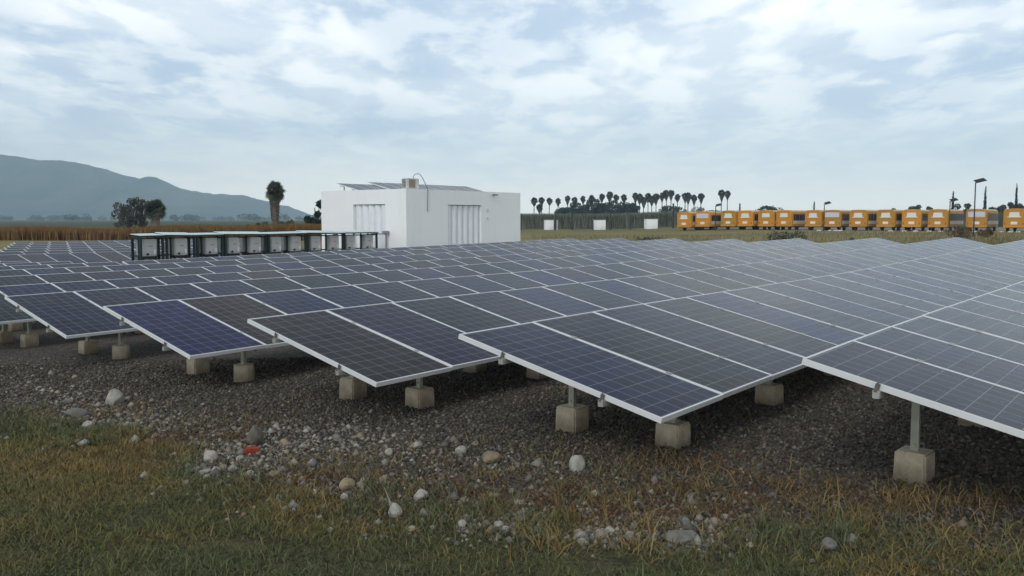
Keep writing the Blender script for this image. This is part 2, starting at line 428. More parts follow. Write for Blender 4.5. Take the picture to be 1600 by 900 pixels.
def zones(x, y):
    a = x * U.x + y * U.y; b = x * W.x + y * W.y
    lw = lawn_weight(x, y) if y < 14 else 0.0
    pad = sstep(-62, -58, b) * sstep(43, 40, a) * (1 - lw)
    if y < 3: pad, lw = 0.0, 1.0
    yard = sstep(92, 108, y + mnoise.noise((x * .05, y * .05, 1)) * 8) * sstep(30, 50, x) * sstep(180, 165, y)
    if 2 < y < 13 and abs(x) < 12: yard = float(dry_prob(np.array([x]), np.array([y]))[0])
    return lw, pad, yard

def build_ground():
    def axis(fine0, fine1, step, far0, far1, g):
        v = list(np.arange(fine0, fine1 + 1e-6, step))
        s, x = step, fine1
        while x < far1: s *= g; x += s; v.append(x)
        s, x = step, fine0; pre = []
        while x > far0: s *= g; x -= s; pre.append(x)
        return np.array(pre[::-1] + v)
    xs = axis(-9, 7, 0.1, -5000, 5000, 1.13); ys = axis(2.6, 13, 0.1, -400, 5000, 1.09)
    nx, ny = len(xs), len(ys)
    V = np.zeros((ny, nx, 3), np.float32); T = np.zeros((ny, nx, 3), np.float32)
    for j, y in enumerate(ys):
        for i, x in enumerate(xs):
            z = ground(x, y); zn = zones(x, y)
            if 2 < y < 16 and abs(x) < 14:
                z += micro(x, y)
            V[j, i] = (x, y, z); T[j, i] = zn
    idx = np.arange(nx * ny).reshape(ny, nx)
    Fq = np.stack([idx[:-1, :-1], idx[:-1, 1:], idx[1:, 1:], idx[1:, :-1]], -1).reshape(-1, 4)
    m = bpy.data.materials.new('ground'); m.use_nodes = True
    nt = m.node_tree; b = nt.nodes['Principled BSDF']; b.inputs['Roughness'].default_value = 0.95; b.inputs['Specular IOR Level'].default_value = 0.15
    at_ = nd(nt, 'ShaderNodeAttribute', attribute_name='tint'); sp = nd(nt, 'ShaderNodeSeparateColor'); nt.links.new(at_.outputs['Color'], sp.inputs[0])
    geo = nd(nt, 'ShaderNodeNewGeometry'); pos = geo.outputs['Position']
    # gravel: stones of two sizes, each with its own grey
    v1 = nd(nt, 'ShaderNodeTexVoronoi'); v1.inputs['Scale'].default_value = 30; v1.inputs['Randomness'].default_value = 1
    v2 = nd(nt, 'ShaderNodeTexVoronoi'); v2.inputs['Scale'].default_value = 13
    for v in (v1, v2): nt.links.new(pos, v.inputs['Vector'])
    s1 = nd(nt, 'ShaderNodeSeparateColor'); nt.links.new(v1.outputs['Color'], s1.inputs[0])
    gcol = mix_rgb(nt, s1.outputs[0], (0.042, 0.036, 0.032), (0.155, 0.137, 0.118))
    patch = noise_fac(nt, pos, 0.9, 6, 0.6, 0.35, 0.7)
    gcol = mix_rgb(nt, math_node(nt, 'MULTIPLY', patch, 0.45), gcol, (0.060, 0.052, 0.044))
    soil = mix_rgb(nt, noise_fac(nt, pos, 6, 6), (0.045, 0.045, 0.028), (0.105, 0.088, 0.050))
    # field: olive, tan and rust-coloured patches
    field = mix_rgb(nt, noise_fac(nt, pos, 0.09, 6, 0.6), (0.175, 0.165, 0.060), (0.29, 0.235, 0.10))
    field = mix_rgb(nt, noise_fac(nt, pos, 1.1, 5, 0.7, 0.45, 0.75), field, (0.19, 0.165, 0.085))
    sy = nd(nt, 'ShaderNodeSeparateXYZ'); nt.links.new(pos, sy.inputs[0])
    farm = nd(nt, 'ShaderNodeMapRange'); farm.inputs[1].default_value = 118; farm.inputs[2].default_value = 230; nt.links.new(sy.outputs[1], farm.inputs[0])
    plain = mix_rgb(nt, noise_fac(nt, pos, 0.012, 5, 0.6), (0.040, 0.062, 0.036), (0.085, 0.092, 0.048))
    field = mix_rgb(nt, farm.outputs[0], field, plain)
    nearb = math_node(nt, 'LESS_THAN', sy.outputs[1], 30.0)
    yardc = mix_rgb(nt, noise_fac(nt, pos, 0.3, 5), (0.20, 0.17, 0.12), (0.30, 0.265, 0.21))
    c = mix_rgb(nt, math_node(nt, 'SUBTRACT', sp.outputs[2], nearb, clamp=True), field, yardc)
    c = mix_rgb(nt, sp.outputs[1], c, gcol)
    ed = nd(nt, 'ShaderNodeMapRange'); ed.interpolation_type = 'SMOOTHSTEP'; ed.inputs[1].default_value = 0.38; ed.inputs[2].default_value = 0.62
    nt.links.new(math_node(nt, 'ADD', sp.outputs[0], math_node(nt, 'MULTIPLY', math_node(nt, 'SUBTRACT', noise_fac(nt, pos, 9, 6, 0.7, 0.25, 0.75), 0.5), 0.9)), ed.inputs[0])
    c = mix_rgb(nt, ed.outputs[0], c, soil)
    rust = mix_rgb(nt, noise_fac(nt, pos, 14, 5, 0.65), (0.060, 0.036, 0.018), (0.150, 0.095, 0.050))
    rf_ = math_node(nt, 'MULTIPLY', math_node(nt, 'MULTIPLY', sp.outputs[2], nearb), noise_fac(nt, pos, 5, 6, 0.7, 0.35, 0.6))
    c = mix_rgb(nt, rf_, c, rust)
    nt.links.new(c, b.inputs['Base Color'])
    hgt = math_node(nt, 'ADD', math_node(nt, 'MULTIPLY', v1.outputs['Distance'], -0.6), math_node(nt, 'MULTIPLY', v2.outputs['Distance'], -0.7))
    bp = nd(nt, 'ShaderNodeBump'); bp.inputs['Distance'].default_value = 0.035; bp.inputs['Strength'].default_value = 0.9
    nt.links.new(hgt, bp.inputs['Height']); nt.links.new(bp.outputs[0], b.inputs['Normal'])
    me = np_mesh('ground', V.reshape(-1, 3), Fq, m, T.reshape(-1, 3))
    for p in me.polygons: p.use_smooth = True
    tag(link(bpy.data.objects.new('ground', me)), kind='structure')

build_ground()

# ------------------------------------------------------------------ solar tables
def panel_meshes():
    g = MB(); g.box((PW / 2, -PL / 2, -0.006), (PW - 0.018, PL - 0.018, 0.006))
    me = g.mesh('panel', [M['cells'], M['backsheet']])
    uvl = me.uv_layers.new(name='UVMap')
    for p in me.polygons:
        if p.normal.z < 0.5: p.material_index = 1
        for li in p.loop_indices:
            co = me.vertices[me.loops[li].vertex_index].co
            uvl.data[li].uv = (co.x, -co.y)
    fr = MB(); t = 0.016; h = 0.040
    fr.box((PW / 2, -t / 2, -h / 2), (PW, t, h)); fr.box((PW / 2, -PL + t / 2, -h / 2), (PW, t, h))
    fr.box((t / 2, -PL / 2, -h / 2), (t, PL - 2 * t, h)); fr.box((PW - t / 2, -PL / 2, -h / 2), (t, PL - 2 * t, h))
    return me, fr.mesh('frame', M['alu'])

PANEL_ME, FRAME_ME = panel_meshes()

def c_channel(mb, p0, p1, w, d, t=0.006, mi=0):
    prof = [(-w / 2, -d / 2), (w / 2, -d / 2), (w / 2, d / 2), (w / 2 - t, d / 2), (w / 2 - t, -d / 2 + t), (-w / 2 + t, -d / 2 + t), (-w / 2 + t, d / 2), (-w / 2, d / 2)]
    return mb.prism(prof, p0, p1, (0, 1, 0), (1, 0, 0), mi)

FOOT_ME = MB().box((0, 0, 0.10), (0.225, 0.225, 0.24), taper=(0.95, 0.95)).mesh('footing', M['concrete'], bevel=0.012)
def stain(m):
    nt = m.node_tree; b = nt.nodes['Principled BSDF']; src = b.inputs['Base Color'].links[0].from_socket
    tc = nd(nt, 'ShaderNodeTexCoord'); sx = nd(nt, 'ShaderNodeSeparateXYZ'); nt.links.new(tc.outputs['Object'], sx.inputs[0])
    geo = nd(nt, 'ShaderNodeNewGeometry'); n = noise_fac(nt, geo.outputs['Position'], 9, 5, 0.65, 0.3, 0.7)
    mr = nd(nt, 'ShaderNodeMapRange'); mr.inputs[1].default_value = 0.13; mr.inputs[2].default_value = 0.0
    nt.links.new(math_node(nt, 'SUBTRACT', sx.outputs[2], math_node(nt, 'MULTIPLY', n, 0.08)), mr.inputs[0])
    c = mix_rgb(nt, math_node(nt, 'MULTIPLY', mr.outputs[0], 0.7), src, (0.12, 0.095, 0.065))
    c = mix_rgb(nt, math_node(nt, 'MULTIPLY', noise_fac(nt, geo.outputs['Position'], 4, 6, 0.7, 0.5, 0.75), 0.45), c, (0.17, 0.135, 0.09))
    nt.links.new(c, b.inputs['Base Color'])
stain(M['concrete'])
def round_foot():
    return MB().tube([(0, 0, -0.02), (0, 0, 0.21), (0, 0, 0.22)], [0.125, 0.122, 0.112], 20).mesh('footing', M['concrete'], smooth=False)
RFOOT_ME = round_foot()
CLAMP = MB()
CLAMP.box((-0.012, 0, 0.012), (0.03, 0.05, 0.07)); CLAMP.box((-0.03, 0, -0.035), (0.07, 0.036, 0.03)); CLAMP.tube([(-0.022, 0, 0.03), (-0.022, 0, 0.075)], 0.010, 8)
CLAMP_ME = CLAMP.mesh('end_clamp', M['clampdark'], bevel=0.003, segs=1)

BLUE, NAVY, GREYP, BROWN, GREENG = (0.008, 0.014, 0.058), (0.010, 0.014, 0.042), (0.013, 0.014, 0.034), (0.020, 0.017, 0.024), (0.010, 0.016, 0.026)
ENDS = {-10.70: (BLUE, BROWN, BLUE, NAVY, GREYP), -7.674: (BROWN, GREYP, GREENG, GREYP), -4.861: (NAVY, GREENG, GREYP, BROWN), -14.017: (NAVY, NAVY, NAVY, BLUE), -2.047: (GREYP, GREYP, GREENG, BROWN), -17.02: (GREENG, BLUE, NAVY, BLUE)}
def solar_table(b, ztop, a0, n, label, pairs=4, rail_from=None, round_at=(), z_slope=True, legs=True, first_pair=0.99):
    """one row of panels on its rack. b: offset of the high edge across the rows; ztop: its height at a0 (camera based)"""
    ct, st = math.cos(TILT), math.sin(TILT)
    o3 = U * a0 + W * b
    zg = ground(o3.x, o3.y)
    t = empty('solar_table', (o3.x, o3.y, zg), ROW_ROT, label, 'solar table', 'rows of tilted solar panels on low racks')
    s = slope_term if z_slope else (lambda a: 0.0)
    zt = lambda i: ztop + ZC + s(a0 + i * PP) - s(a0) - zg        # local height of the high edge
    for i in range(n):
        z0, z1 = zt(i), zt(i + 1)
        jit = lambda q: random.uniform(-q, q)
        loc = (i * PP, jit(0.003), z0 + jit(0.002)); rot = (TILT + jit(0.0025), -math.atan2(z1 - z0, PP) + jit(0.0015), 0)
        p = inst('panel', PANEL_ME, t, loc, rot)
        left = sstep(0, -22, b) * sstep(26, 8, a0 + i * PP)
        c = ENDS[b][i] if b in ENDS and i < len(ENDS[b]) else random.choices((BLUE, NAVY, GREYP, BROWN, GREENG), (0.5 + 3 * left, 1.5 + 2 * left, 2.5, 2, 2))[0]
        p.color = (*[q * random.uniform(0.85, 1.2) for q in c], 1)
        f = inst('frame', FRAME_ME, p)
    for v in (0.25, 0.745):
        mb = MB(); y = -v * PL * ct; dz = -v * PL * st - 0.040 * ct - 0.028
        k = 0
        while k < n:
            k2 = min(n, k + 4)
            xa, xb = k * PP - (0.035 if k == 0 else 0), k2 * PP + (0.06 if k2 == n else 0)
            p0, p1 = Vector((xa, y, zt(k) + dz)), Vector((xb, y, zt(k2) + dz))
            prof = [(-0.022, -0.025), (0.022, -0.025), (0.022, 0.025), (-0.022, 0.025)]
            mb.prism(prof, p0, p1, (0, 1, 0), (0, 0, 1)); k = k2
        for k in range(1, min(n, 12)):                           # mid clamps showing between neighbouring panels
            mb.box((k * PP - 0.004, y, zt(k) - v * PL * st + 0.003), (0.03, 0.045, 0.008), rot=Matrix.Rotation(TILT, 3, 'X'))
        mb.build('rail', M['galv'], t)
        inst('end_clamp', CLAMP_ME, t, (-0.004, y, zt(0) - v * PL * st - 0.025), (TILT, 0, 0), 0.55)
    for q in range(pairs if legs else 0):
        x = first_pair + q * 2 * PP
        if x > n * PP: break
        for v, nm in ((0.246, 'rear'), (0.773, 'front')):
            y = -v * PL * ct
            wp = U * (a0 + x) + W * (b - y)
            gl = ground(wp.x, wp.y) - zg
            if (q, nm) in round_at:
                inst('footing', RFOOT_ME, t, (x, y, gl - 0.02), (0, 0, random.uniform(0, 3)))
            else:
                inst('footing', FOOT_ME, t, (x, y, gl - 0.015 + random.uniform(-.01, .01)), (0, 0, random.uniform(-0.08, 0.08)))
            top = zt(x / PP) - v * PL * st - 0.06
            pb = MB(); c_channel(pb, (x, y, gl + 0.18), (x, y, top), 0.055, 0.04)
            pb.box((x + 0.01, y, gl + 0.205), (0.085, 0.075, 0.008)); pb.tube([(x - 0.024, y, gl + 0.25), (x - 0.038, y, gl + 0.25)], 0.011, 6)
            pb.build('post', M['zincpost'], t)
        y0, y1 = -0.12 * PL * ct, -0.9 * PL * ct
        bm_ = MB()
        zt_ = zt(x / PP) - 0.04 * ct - 0.075
        bm_.prism([(-0.02, -0.022), (0.02, -0.022), (0.02, 0.022), (-0.02, 0.022)], (x, y0, zt_ - 0.12 * PL * st), (x, y1, zt_ - 0.9 * PL * st), (1, 0, 0), (0, 0, 1))
        bm_.build('cross_beam', M['galv'], t)
    return t

solar_table(-2.047, -0.904, 5.645, 20, 'nearest row of solar panels, running out of the right edge of the photo', 3)
solar_table(-4.861, -0.950, 5.422, 32, 'row of solar panels whose pointed left corner hangs lowest over the gravel', 4)
solar_table(-7.674, -1.0155, 5.328, 32, 'row of solar panels starting third from the right, above two cube footings', 4)
solar_table(-10.70, -1.0715, 5.348, 32, 'row of solar panels starting fourth from the right, bright blue end panel', 4, round_at=((0, 'front'),))
solar_table(-14.017, -1.141, 5.525, 32, 'row of solar panels starting fifth from the right, corner near the left edge', 3, round_at=((0, 'front'),))
solar_table(-17.02, -1.206, 5.5, 32, 'row of solar panels cut by the left edge, lowest row reaching that edge', 3)
solar_table(-20.02, -1.215, 6.5, 31, 'second row of panels up along the left edge, behind the lowest row there', 1)
solar_table(-23.02, -1.235, 7.5, 30, 'third row of panels up along the left edge, just before the broken rows', 1)
solar_table(-26.02, -1.275, 13.65, 24, 'farthest long row of panels, passing just below the inverter shelters and white building', 1)
solar_table(-26.02, -1.280, 13.45 - 5 * PP, 5, 'short row of panels at left, nearest of three that stop at the aisle', 0, z_slope=False)
solar_table(-29.02, -1.345, 13.45 - 5 * PP, 5, 'short row of panels at left, middle of three that stop at the aisle', 0, z_slope=False)
solar_table(-32.02, -1.425, 13.45 - 5 * PP, 5, 'short row of panels at left, farthest of three that stop at the aisle', 0, z_slope=False)
WORDS = ['first', 'second', 'third', 'fourth', 'fifth', 'sixth', 'seventh', 'eighth', 'ninth', 'tenth', 'eleventh', 'twelfth', 'thirteenth', 'fourteenth', 'fifteenth', 'sixteenth', 'seventeenth', 'eighteenth', 'nineteenth', 'twentieth', 'twenty-first', 'twenty-second', 'twenty-third', 'twenty-fourth', 'twenty-fifth', 'twenty-sixth', 'twenty-seventh', 'twenty-eighth', 'twenty-ninth', 'thirtieth', 'thirty-first', 'thirty-second', 'thirty-third', 'thirty-fourth']
for k in range(7):
    b = -37.2 - 3.0 * k
    lab = 'far row of panels left of the inverter shelters, ' + ('fully visible front one' if k == 0 else 'last one before the dry crop' if k == 6 else WORDS[k] + ' behind the aisle')
    a0 = 14.2 + 1.36 * k
    solar_table(b, -1.385 + 0.008 * k, a0, 13 if k < 4 else 14, lab, 0, z_slope=False)

# ------------------------------------------------------------------ white building
NC = Vector((-5.4, 45.0, 0)); BL, BR = 6.66, 9.5
ROOF = 1.57 + ZC
def bpt(s, t, z): return NC - W * s + U * t + Vector((0, 0, z))     # s back from the right wall, t along it
BG = ground(NC.x, NC.y) - 0.1
BLDG = empty('equipment_building', (NC.x, NC.y, BG), ROW_ROT, 'flat-roofed white rendered building standing behind the solar rows', 'building')
# local frame: x along u, y along -w
def face_s(px):  k = (px - 800) / 1377; return (-5.4 - 45 * k) / (0.784 + 0.621 * k)
def face_t(px):  k = (px - 800) / 1377; return (45 * k + 5.4) / (0.621 - 0.784 * k)
H = ROOF - BG
def building():
    T = 0.22
    s0, s1 = face_s(602), face_s(552); t0, t1 = face_t(700), face_t(752); dt = 0.80 + ZC - BG
    mb = MB()
    # left wall (x = 0 plane), with its opening
    mb.box((T / 2, (T + s0) / 2, H / 2), (T, s0 - T, H)); mb.box((T / 2, (s1 + BL - T) / 2, H / 2), (T, BL - T - s1, H))
    mb.box((T / 2, (s0 + s1) / 2, (dt + H) / 2), (T, s1 - s0, H - dt))
    # right wall (y = 0 plane)
    mb.box(((0 + t0) / 2, T / 2, H / 2), (t0, T, H)); mb.box(((t1 + BR) / 2, T / 2, H / 2), (BR - t1, T, H))
    mb.box(((t0 + t1) / 2, T / 2, (dt + H) / 2), (t1 - t0, T, H - dt))
    mb.box((BR - T / 2, (T + BL - T) / 2, H / 2), (T, BL - 2 * T, H)); mb.box((BR / 2, BL - T / 2, H / 2), (BR, T, H))
    mb.build('wall', M['wall'], BLDG)
    MB().box((BR / 2, BL / 2, H - 0.14), (BR - 2 * T - .004, BL - 2 * T - .004, 0.12)).build('roof', M['wall'], BLDG)
    def flutes(n, L, axis, org):
        m_ = MB(); prof = []
        N = n * 10
        for i in range(N + 1):
            q = i / N
            ph = (q * n) % 1.0 if i < N else 1.0
            prof.append((q * L, -0.17 * math.sin(math.pi * ph) ** 0.6))
        prof += [(L, 0.08), (0, 0.08)]
        ax = Vector((1, 0, 0)) if axis == 'x' else Vector((0, 1, 0)); ay = Vector((0, 1, 0)) if axis == 'x' else Vector((1, 0, 0))
        m_.prism(prof, Vector(org) + Vector((0, 0, 0.02)), Vector(org) + Vector((0, 0, dt - 0.03)), ax, ay)
        return m_
    flutes(6, t1 - t0 - 0.02, 'x', (t0 + 0.01, 0.24, 0)).build('fluted_door', M['fluted'], BLDG)
    flutes(5, s1 - s0 - 0.02, 'y', (0.24, s0 + 0.01, 0)).build('fluted_door', M['fluted'], BLDG)
    for zz in (328, 341):
        tt = face_t(761); Yd = 45 + .784 * tt
        MB().box((tt, -0.025, ZC + (343 - zz) * Yd / 1377 - BG), (0.14, 0.05, 0.18)).build('switch_box', M['white'], BLDG, bevel=0.01)
building()
# wall lamp
tt = face_t(771); wl = bpt(-0.0, tt, ZC + 1.36)
lamp = empty('wall_lamp', wl, ROW_ROT, 'small lamp on a short arm high on the right wall of the white building', 'wall lamp')
MB().tube([(0, -0.001, 0), (0, -0.12, 0.03), (0.12, -0.30, 0.03)], 0.022, 8).build('arm', M['cable'], lamp)
MB().box((-0.05, -0.16, 0.04), (0.42, 0.09, 0.07)).build('lamp_head', M['acgrille'], lamp, bevel=0.015)
# air conditioner on the roof edge
ac = empty('air_conditioner', bpt(0.50, 0.34, ROOF + 0.002), ROW_ROT, 'beige air conditioner box on the roof edge of the white building', 'air conditioner')
MB().box((0.48, 0, 0.29), (0.92, 0.36, 0.54)).box((0.15, 0, 0.012), (0.06, 0.40, 0.024)).box((0.80, 0, 0.012), (0.06, 0.40, 0.024)).build('casing', M['white'], ac, bevel=0.012)
g = MB().box((0.42, -0.188, 0.29), (0.46, 0.02, 0.44))
for q in range(9): g.box((0.42, -0.201, 0.11 + 0.045 * q), (0.45, 0.012, 0.012))
g.build('fan_grille', M['actan'], ac)
g = MB()
for k in range(6): g.box((0.014, 0, 0.10 + 0.075 * k), (0.03, 0.27, 0.045))
g.build('side_louvre', M['acgrille'], ac)
cb = MB()
p0 = bpt(0.42, 0.95, ROOF + 0.50); pts = []
tw = face_t(668)
for q in [(0.42, 0.95, 0.56), (0.40, 0.98, 0.70), (0.30, 1.06, 0.80), (0.18, 1.18, 0.78), (0.08, 1.32, 0.55), (0.0, 1.46, 0.22), (-0.03, tw, 0.03), (-0.03, tw, -0.3), (-0.03, tw - .02, -0.8), (-0.03, tw - .03, -1.15)]:
    pts.append(bpt(q[0], q[1], ROOF + q[2]))
sm = []
for i in range(len(pts) - 1):
    a_, b_ = pts[max(i - 1, 0)], pts[i]; c_, d_ = pts[i + 1], pts[min(i + 2, len(pts) - 1)]
    for u_ in (0, .33, .66):
        sm.append(0.5 * ((2 * b_) + (c_ - a_) * u_ + (2 * a_ - 5 * b_ + 4 * c_ - d_) * u_ ** 2 + (3 * b_ - a_ - 3 * c_ + d_) * u_ ** 3))
sm.append(pts[-1])
cbo = MB().tube(sm, 0.022, 6)
o = cbo.build('cable', M['cable'], smooth=True); tag(o, 'grey cable looping off the roof and down the right wall of the building', 'cable')
# roof panels
def roof_array(s_hi, lab):
    ct, st = math.cos(TILT), math.sin(TILT)
    base = bpt(s_hi, 0.8, ROOF)
    t = empty('roof_solar_array', base, ROW_ROT, lab, 'solar array', 'solar arrays on the building roof')
    for i in range(8):
        p = inst('panel', PANEL_ME, t, (i * PP, 0, 0.46), (TILT, 0, 0)); p.color = (*GREYP, 1); inst('frame', FRAME_ME, p)
    for v in (0.25, 0.75):
        y = -v * PL * ct
        MB().box((4 * PP, y, 0.46 - v * PL * st - 0.065), (8 * PP + 0.3, 0.045, 0.045)).build('rail', M['galv'], t)
        for i in (0.15, 4.0, 7.9):
            MB().box((i * PP, y, (0.46 - v * PL * st - 0.09 - 0.08) / 2), (0.05, 0.05, 0.46 - v * PL * st - 0.09 + 0.075)).build('leg', M['galv'], t)
roof_array(6.30, 'left solar array on the building roof, at its rear edge')
roof_array(3.75, 'right solar array on the building roof, behind the air conditioner')

# ------------------------------------------------------------------ inverter shelters
SH0 = Vector((-15.0, 35.0, 0))
def sh_t(px): k = (px - 800) / 1377; return (35 * k + 15) / (0.621 - 0.784 * k)
SEG = [(213, 252), (254, 301), (302, 345), (346, 413), (414, 475), (475, 533), (533, 586)]
INV = [232, 281, 329, 364, 398, 430, 461, 492, 521, 547, 575]
SEGW = ['alone at the left end of the row', 'second from the left end of the row', 'third from the left end of the row', 'fourth from the left end of the row', 'just left of the white building corner', 'before the left wall of the white building', 'at the right end, before the fluted door']
def shelters():
    for k, (pa, pb) in enumerate(SEG):
        ta, tb = sh_t(pa), sh_t(pb); L = tb - ta
        o3 = SH0 + U * ta; zg = ground(o3.x, o3.y)
        t = empty('inverter_shelter', (o3.x, o3.y, zg), ROW_ROT, 'dark green steel shelter with pale roof, ' + SEGW[k], 'shelter', 'shelters over the inverters')
        zr = -0.66 + ZC - zg
        rf = MB(); rot = Matrix.Rotation(math.atan2(0.07, 0.95) + (0.03 if k % 2 else -0.01), 3, 'X') @ Matrix.Rotation((-0.012, 0.02, -0.005, 0.012, -0.01, 0.015, 0.0)[k], 3, 'Y')
        rf.box((L / 2, 0.17, zr + 0.055 + (0.02 if k % 2 else 0)), (L + (0.05 if k % 2 else -0.05), 0.84, 0.02), rot=rot)
        rf.build('roof_sheet', M['mint'], t)
        fb = MB(); fb.box((L / 2, -0.235, zr - 0.012), (L - 0.02, 0.04, 0.045)); fb.box((L / 2, 0.54, zr + 0.03), (L - 0.02, 0.04, 0.07))
        for xx in (0.05, L - 0.05):
            fb.prism([(-0.02, -0.03), (0.02, -0.03), (0.02, 0.03), (-0.02, 0.03)], (xx, -0.21, zr - 0.03), (xx, 0.54, zr + 0.02), (1, 0, 0), (0, 0, 1))
        fb.build('roof_beam', M['green_steel'], t)
        for xx in (0.06, L - 0.06):
            for yy in (-0.16, 0.48):
                MB().box((xx, yy, (zr - 0.04) / 2 - 0.05), (0.085, 0.085, zr + 0.02)).build('post', M['green_steel'], t)
        cross = MB()
        for zz in (1.0, 0.32):
            cross.box((L / 2, 0.22, zr - 0.12 - (1.0 - zz)), (L - 0.05, 0.04, 0.05)); cross.box((L / 2, 0.36, zr - 0.12 - (1.0 - zz)), (L - 0.05, 0.04, 0.05))
            for xx in (0.06, L - 0.06): cross.box((xx, 0.26, zr - 0.12 - (1.0 - zz)), (0.045, 0.80, 0.045))
        for px in INV:
            if pa < px < pb:
                xi = sh_t(px) - ta
                for sx_ in (-0.36, 0.36): cross.box((xi + sx_, 0.16, zr - 0.55), (0.05, 0.07, 1.0))
        cross.build('cross_rail', M['green_steel'], t)
    w, h, d = 0.60, 0.70, 0.24
    body = MB().box((0, 0, 0), (w, d, h)).mesh('casing', M['inverter'], bevel=0.025)
    lid = MB().box((0, -d / 2 - 0.008, 0.03), (w - 0.05, 0.016, h - 0.14)).mesh('front_cover', M['inverter'], bevel=0.006)
    stk = MB().box((w / 2 - 0.10, -d / 2 - 0.018, -0.17), (0.07, 0.004, 0.17)).mesh('sticker', M['sticker'])
    logo = MB()
    for q in range(5): logo.box((-0.045 + 0.035 * q, -d / 2 - 0.0175, 0.055), (0.026, 0.003, 0.045))
    logo = logo.mesh('logo', M['redlogo'])
    knob = MB().tube([(-0.11, -d / 2 + 0.001, -0.265), (-0.11, -d / 2 - 0.05, -0.265)], 0.045, 14).mesh('switch_knob', M['black'])
    under = MB().box((0, 0.02, -h / 2 - 0.055), (w - 0.08, d - 0.06, 0.11))
    under.tube([(-0.2, 0, -h / 2 - 0.1), (-0.2, 0, -h / 2 - 0.30)], 0.022, 8).tube([(0.1, 0, -h / 2 - 0.1), (0.1, 0, -h / 2 - 0.28)], 0.022, 8)
    under = under.mesh('cable_glands', M['black'])
    def inverter(t_, y, z, rz, lab, grp):
        o3 = SH0 + U * t_ - W * y
        e = empty('inverter', (o3.x, o3.y, z), ROW_ROT + rz, lab, 'inverter', grp)
        c = inst('casing', body, e)
        inst('front_cover', lid, c); inst('switch_knob', knob, e); inst('cable_glands', under, e)
        inst('sticker', stk, e); inst('logo', logo, e)
    for k, px in enumerate(INV):
        t_ = sh_t(px); z = -1.13 + ZC
        inverter(t_, 0.08, z, 0, ('leftmost' if k == 0 else 'rightmost' if k == 10 else WORDS[k]) + (' grey inverter from the left' if 0 < k < 10 else ' grey inverter') + ' in the front rank under the green shelters', 'front inverters facing the camera')
    for k, (pa, pb) in enumerate(zip(INV, INV[1:])):
        if k in (7, 8, 9): continue
        t_ = (sh_t(pa) + sh_t(pb)) / 2 - 0.62
        inverter(t_, 0.50, -1.13 + ZC, math.pi, 'back-rank grey inverter showing in the gap right of the ' + ('leftmost' if k == 0 else WORDS[k]) + ' front inverter', 'rear inverters back to back with the front ones')
    # conduit mast at the right end
    t_ = sh_t(603); o3 = SH0 + U * t_; zg = ground(o3.x, o3.y)
    e = empty('conduit_post', (o3.x, o3.y, zg), ROW_ROT, 'grey conduit post with a small junction box right of the shelters', 'conduit')
    zt = -0.70 + ZC - zg
    MB().tube([(0, 0, 0), (0, 0, zt)], 0.045, 10).build('post', M['cable'], e)
    MB().tube([(-0.05, 0, zt - 0.04), (-0.95, 0.1, zt - 0.04)], 0.03, 8).build('arm', M['cable'], e)
    MB().box((-0.03, 0, zt + 0.04), (0.30, 0.22, 0.14)).build('junction_box', M['cable'], e, bevel=0.01)
shelters()

# ------------------------------------------------------------------ plants
def leaf_cloud(blobs, n, size, cols, seed, fill=0.55, flat=1.0):
    """many small leaf faces spread through a set of ellipsoid clumps [(cx,cy,cz,rx,ry,rz)]"""
    rng = np.random.default_rng(seed)
    B = np.array(blobs); vol = (B[:, 3] * B[:, 4] * B[:, 5]) ** (2 / 3); which = rng.choice(len(B), n, p=vol / vol.sum())
    d = rng.normal(size=(n, 3)); d /= np.linalg.norm(d, axis=1)[:, None]
    r = rng.uniform(0, 1, n) ** (1 / 3); r = fill * r + (1 - fill) * (0.85 + 0.2 * rng.normal(size=n) * 0.5)
    c = B[which, :3] + d * r[:, None] * B[which, 3:]
    a = rng.normal(size=(n, 3)); a /= np.linalg.norm(a, axis=1)[:, None]
    b = np.cross(a, rng.normal(size=(n, 3))); b /= np.linalg.norm(b, axis=1)[:, None]
    s = size * rng.uniform(0.5, 1.3, n)[:, None]
    V = np.stack([c - a * s - b * s * .1, c + b * s * .45, c + a * s, c - b * s * .45], 1).reshape(-1, 3)
    Fq = np.arange(4 * n).reshape(n, 4)
    cols = np.array(cols); ci = rng.integers(0, len(cols), len(B))
    base = cols[ci][which] * 0.6 + cols[rng.integers(0, len(cols), n)] * 0.4
    tint = np.repeat(base * rng.uniform(0.65, 1.3, n)[:, None], 4, 0)
    return V, Fq, tint

